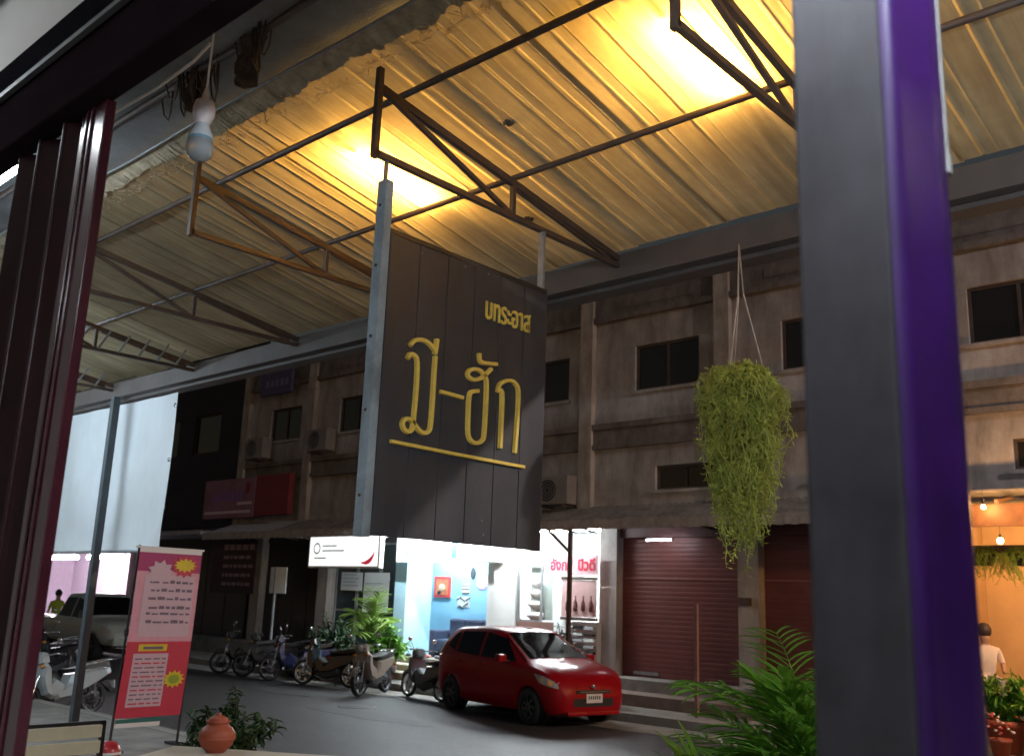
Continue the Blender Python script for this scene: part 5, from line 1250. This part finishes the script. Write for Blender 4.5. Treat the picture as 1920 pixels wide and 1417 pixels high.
bpanel('cloth_lower', 0, 1, 0, .44, B_RED); bpanel('cloth_upper', 0, 1, .4405, .86, B_PINK); bpanel('cloth_top', 0, 1, .8605, 1, B_MAG)
bpanel('pale_panel', .13, .93, .47, .84, B_PALE, .004); bpanel('price_list_panel', .12, .66, .06, .37, B_PALE, .004)
bpanel('white_header_strip', 0, 1, .975, 1.0, B_WHT, .005); bpanel('list_header', .18, .62, .385, .425, B_YEL, .006)
def star(name, u, v, ru, rv, m, k=12, off=.008):
    c = bpt(u, v); vs = [(c[0] + off, c[1], c[2])]
    for i in range(2 * k):
        a = math.pi * i / k; rr = 1 if i % 2 == 0 else .68
        p = bpt(u + ru * rr * math.cos(a), v + rv * rr * math.sin(a)); vs.append((p[0] + off, p[1], p[2]))
    MB().add(vs, [(0, 1 + i, 1 + (i + 1) % (2 * k)) for i in range(2 * k)]).build(name, m, bn)
star('red_burst', .74, .90, .24, .075, B_RED); star('yellow_burst', .74, .905, .19, .045, B_YEL, off=.011)
star('yellow_burst', .80, .215, .18, .055, B_YEL); star('green_burst', .80, .215, .11, .033, mat('banner_green', (.3, .4, .05), rough=.5, var=.1), off=.011)
star('white_burst', .36, .86, .22, .075, B_PALE, 9)
random.seed(8)
for v in (.79, .74, .69, .635, .60, .55):
    u = .2 + random.uniform(0, .05)
    while u < .85:
        l = random.uniform(.05, .15); bpanel('print_mark', u, min(u + l, .9), v, v + random.uniform(.009, .02), B_INK, .0075, 1); u += l + .025
for i in range(11):
    v = .075 + i * .026; u = .15
    while u < .6:
        l = random.uniform(.05, .16); bpanel('print_mark', u, min(u + l, .63), v, v + .008, B_INK if i % 3 else B_RED, .0075, 1); u += l + .03
bpanel('print_mark', .25, .56, .395, .412, B_INK, .009, 1)
bpanel('white_skirt_stripe', 0.02, .7, -.055, -.03, B_WHT, 0, 1); bpanel('green_skirt_stripe', 0.02, .72, -.03, -.008, mat('teal_stripe', (.03, .15, .13), rough=.6, var=.1), 0, 1)
MB().bar((-10.32, 5.2, .31), (-10.32, 5.27, 2.45), .02, .02).build('stand_pole', BLACKP, bn)
MB().bar((-10.32, 5.98, .31), (-10.32, 6.04, 2.43), .02, .02).build('stand_pole', BLACKP, bn)
MB().bar((-10.31, 5.22, 2.43), (-10.31, 6.06, 2.43), .022, .022).build('top_bar', WHITEP, bn)
MB().box(-10.5, -10.1, 5.15, 5.25, .297, .32).build('foot', BLACKP, bn); MB().box(-10.5, -10.1, 5.93, 6.03, .297, .32).build('foot', BLACKP, bn)

# bench with cream slats
be = thing('slatted_chair', 'chair with cream slats and a dark frame at the bottom left', 'chair', (-6.5, 3.0, .295))
CREAM = mat('cream_slat', (.84, .78, .58), rough=.6, var=.1, scale=5)
for (z0, z1) in ((1.005, 1.085), (.905, .985), (.805, .885)): MB().bbox(-6.62, -6.59, 2.42, 3.26, z0, z1, .006).build('back_slat', CREAM, be)
for i in range(5): MB().bbox(-6.56 + i * .1, -6.475 + i * .1, 2.42, 3.26, .73, .75, .005).build('seat_slat', CREAM, be)
for y in (2.40, 3.28):
    MB().bar((-6.63, y, .297), (-6.63, y, 1.10), .03, .03).build('leg', BLACKP, be); MB().bar((-6.08, y, .297), (-6.08, y, .73), .03, .03).build('leg', BLACKP, be)
    MB().bar((-6.63, y, .715), (-6.06, y, .715), .03, .03).build('seat_rail', BLACKP, be)
MB().bar((-6.63, 2.39, 1.098), (-6.63, 3.29, 1.098), .03, .022).build('top_rail', BLACKP, be)
# table and clay pot
tt = thing('white_table', 'cream table at the bottom edge carrying the clay pot', 'table', (-5.1, 3.0, .295))
_A = Vector((-5.62, 3.24, 0)); _d = Vector((.835, .55, 0)).normalized(); _n = Vector((_d.y, -_d.x, 0))
def tbox(u0, u1, v0, v1, z0, z1):
    c = [_A + _d * u + _n * v for (u, v) in ((u0, v0), (u1, v0), (u1, v1), (u0, v1))]
    return MB().add([(p.x, p.y, z0) for p in c] + [(p.x, p.y, z1) for p in c], [(0, 3, 2, 1), (4, 5, 6, 7), (0, 1, 5, 4), (1, 2, 6, 5), (2, 3, 7, 6), (3, 0, 4, 7)])
tbox(0, 1.1, 0, .6, 1.045, 1.07).build('table_top', mat('cream_table', (.62, .57, .46), rough=.5, var=.15), tt, bevel=.004)
for u in (.06, 1.0):
    for v in (.05, .51): tbox(u, u + .04, v, v + .04, .297, 1.044).build('leg', BLACKP, tt)
cpt = thing('clay_pot', 'round orange clay pot with a lid standing on the white table', 'pot', (-5.27, 3.31, 1.07))
prof_ = [(.001, 0), (.055, 0), (.06, .008), (.088, .035), (.105, .075), (.104, .105), (.085, .135), (.062, .15), (.06, .16), (.072, .17), (.07, .176), (.055, .172)]
MB().lathe(prof_, 28, (-5.27, 3.31, 1.071)).build('pot_body', POT, cpt)
MB().lathe([(.056, .172), (.052, .19), (.03, .2), (.012, .203), (.014, .215), (.001, .22)], 20, (-5.27, 3.31, 1.071)).build('lid', POT, cpt)
MB().lathe([(.1053, .07), (.108, .078), (.1053, .086)], 28, (-5.27, 3.31, 1.071)).build('band', POT, cpt)

hm = thing('helmet', 'red and white helmet lying on the pavement by the banner foot', 'helmet', (-9.6, 4.83, .297))
MB().lathe([(.001, .21), (.06, .205), (.105, .17), (.125, .11), (.125, .06), (.118, .02)], 20, (-9.6, 4.83, .3)).build('shell', mat('helmet_red', (.4, .02, .03), rough=.3, var=.1, coat=.3), hm)
MB().lathe([(.119, .0), (.132, .0), (.132, .035), (.119, .035)], 20, (-9.6, 4.83, .3)).build('rim', WHITEP, hm)
MB().lathe([(.127, .09), (.130, .1), (.127, .115)], 20, (-9.6, 4.83, .3)).build('stripe', WHITEP, hm)
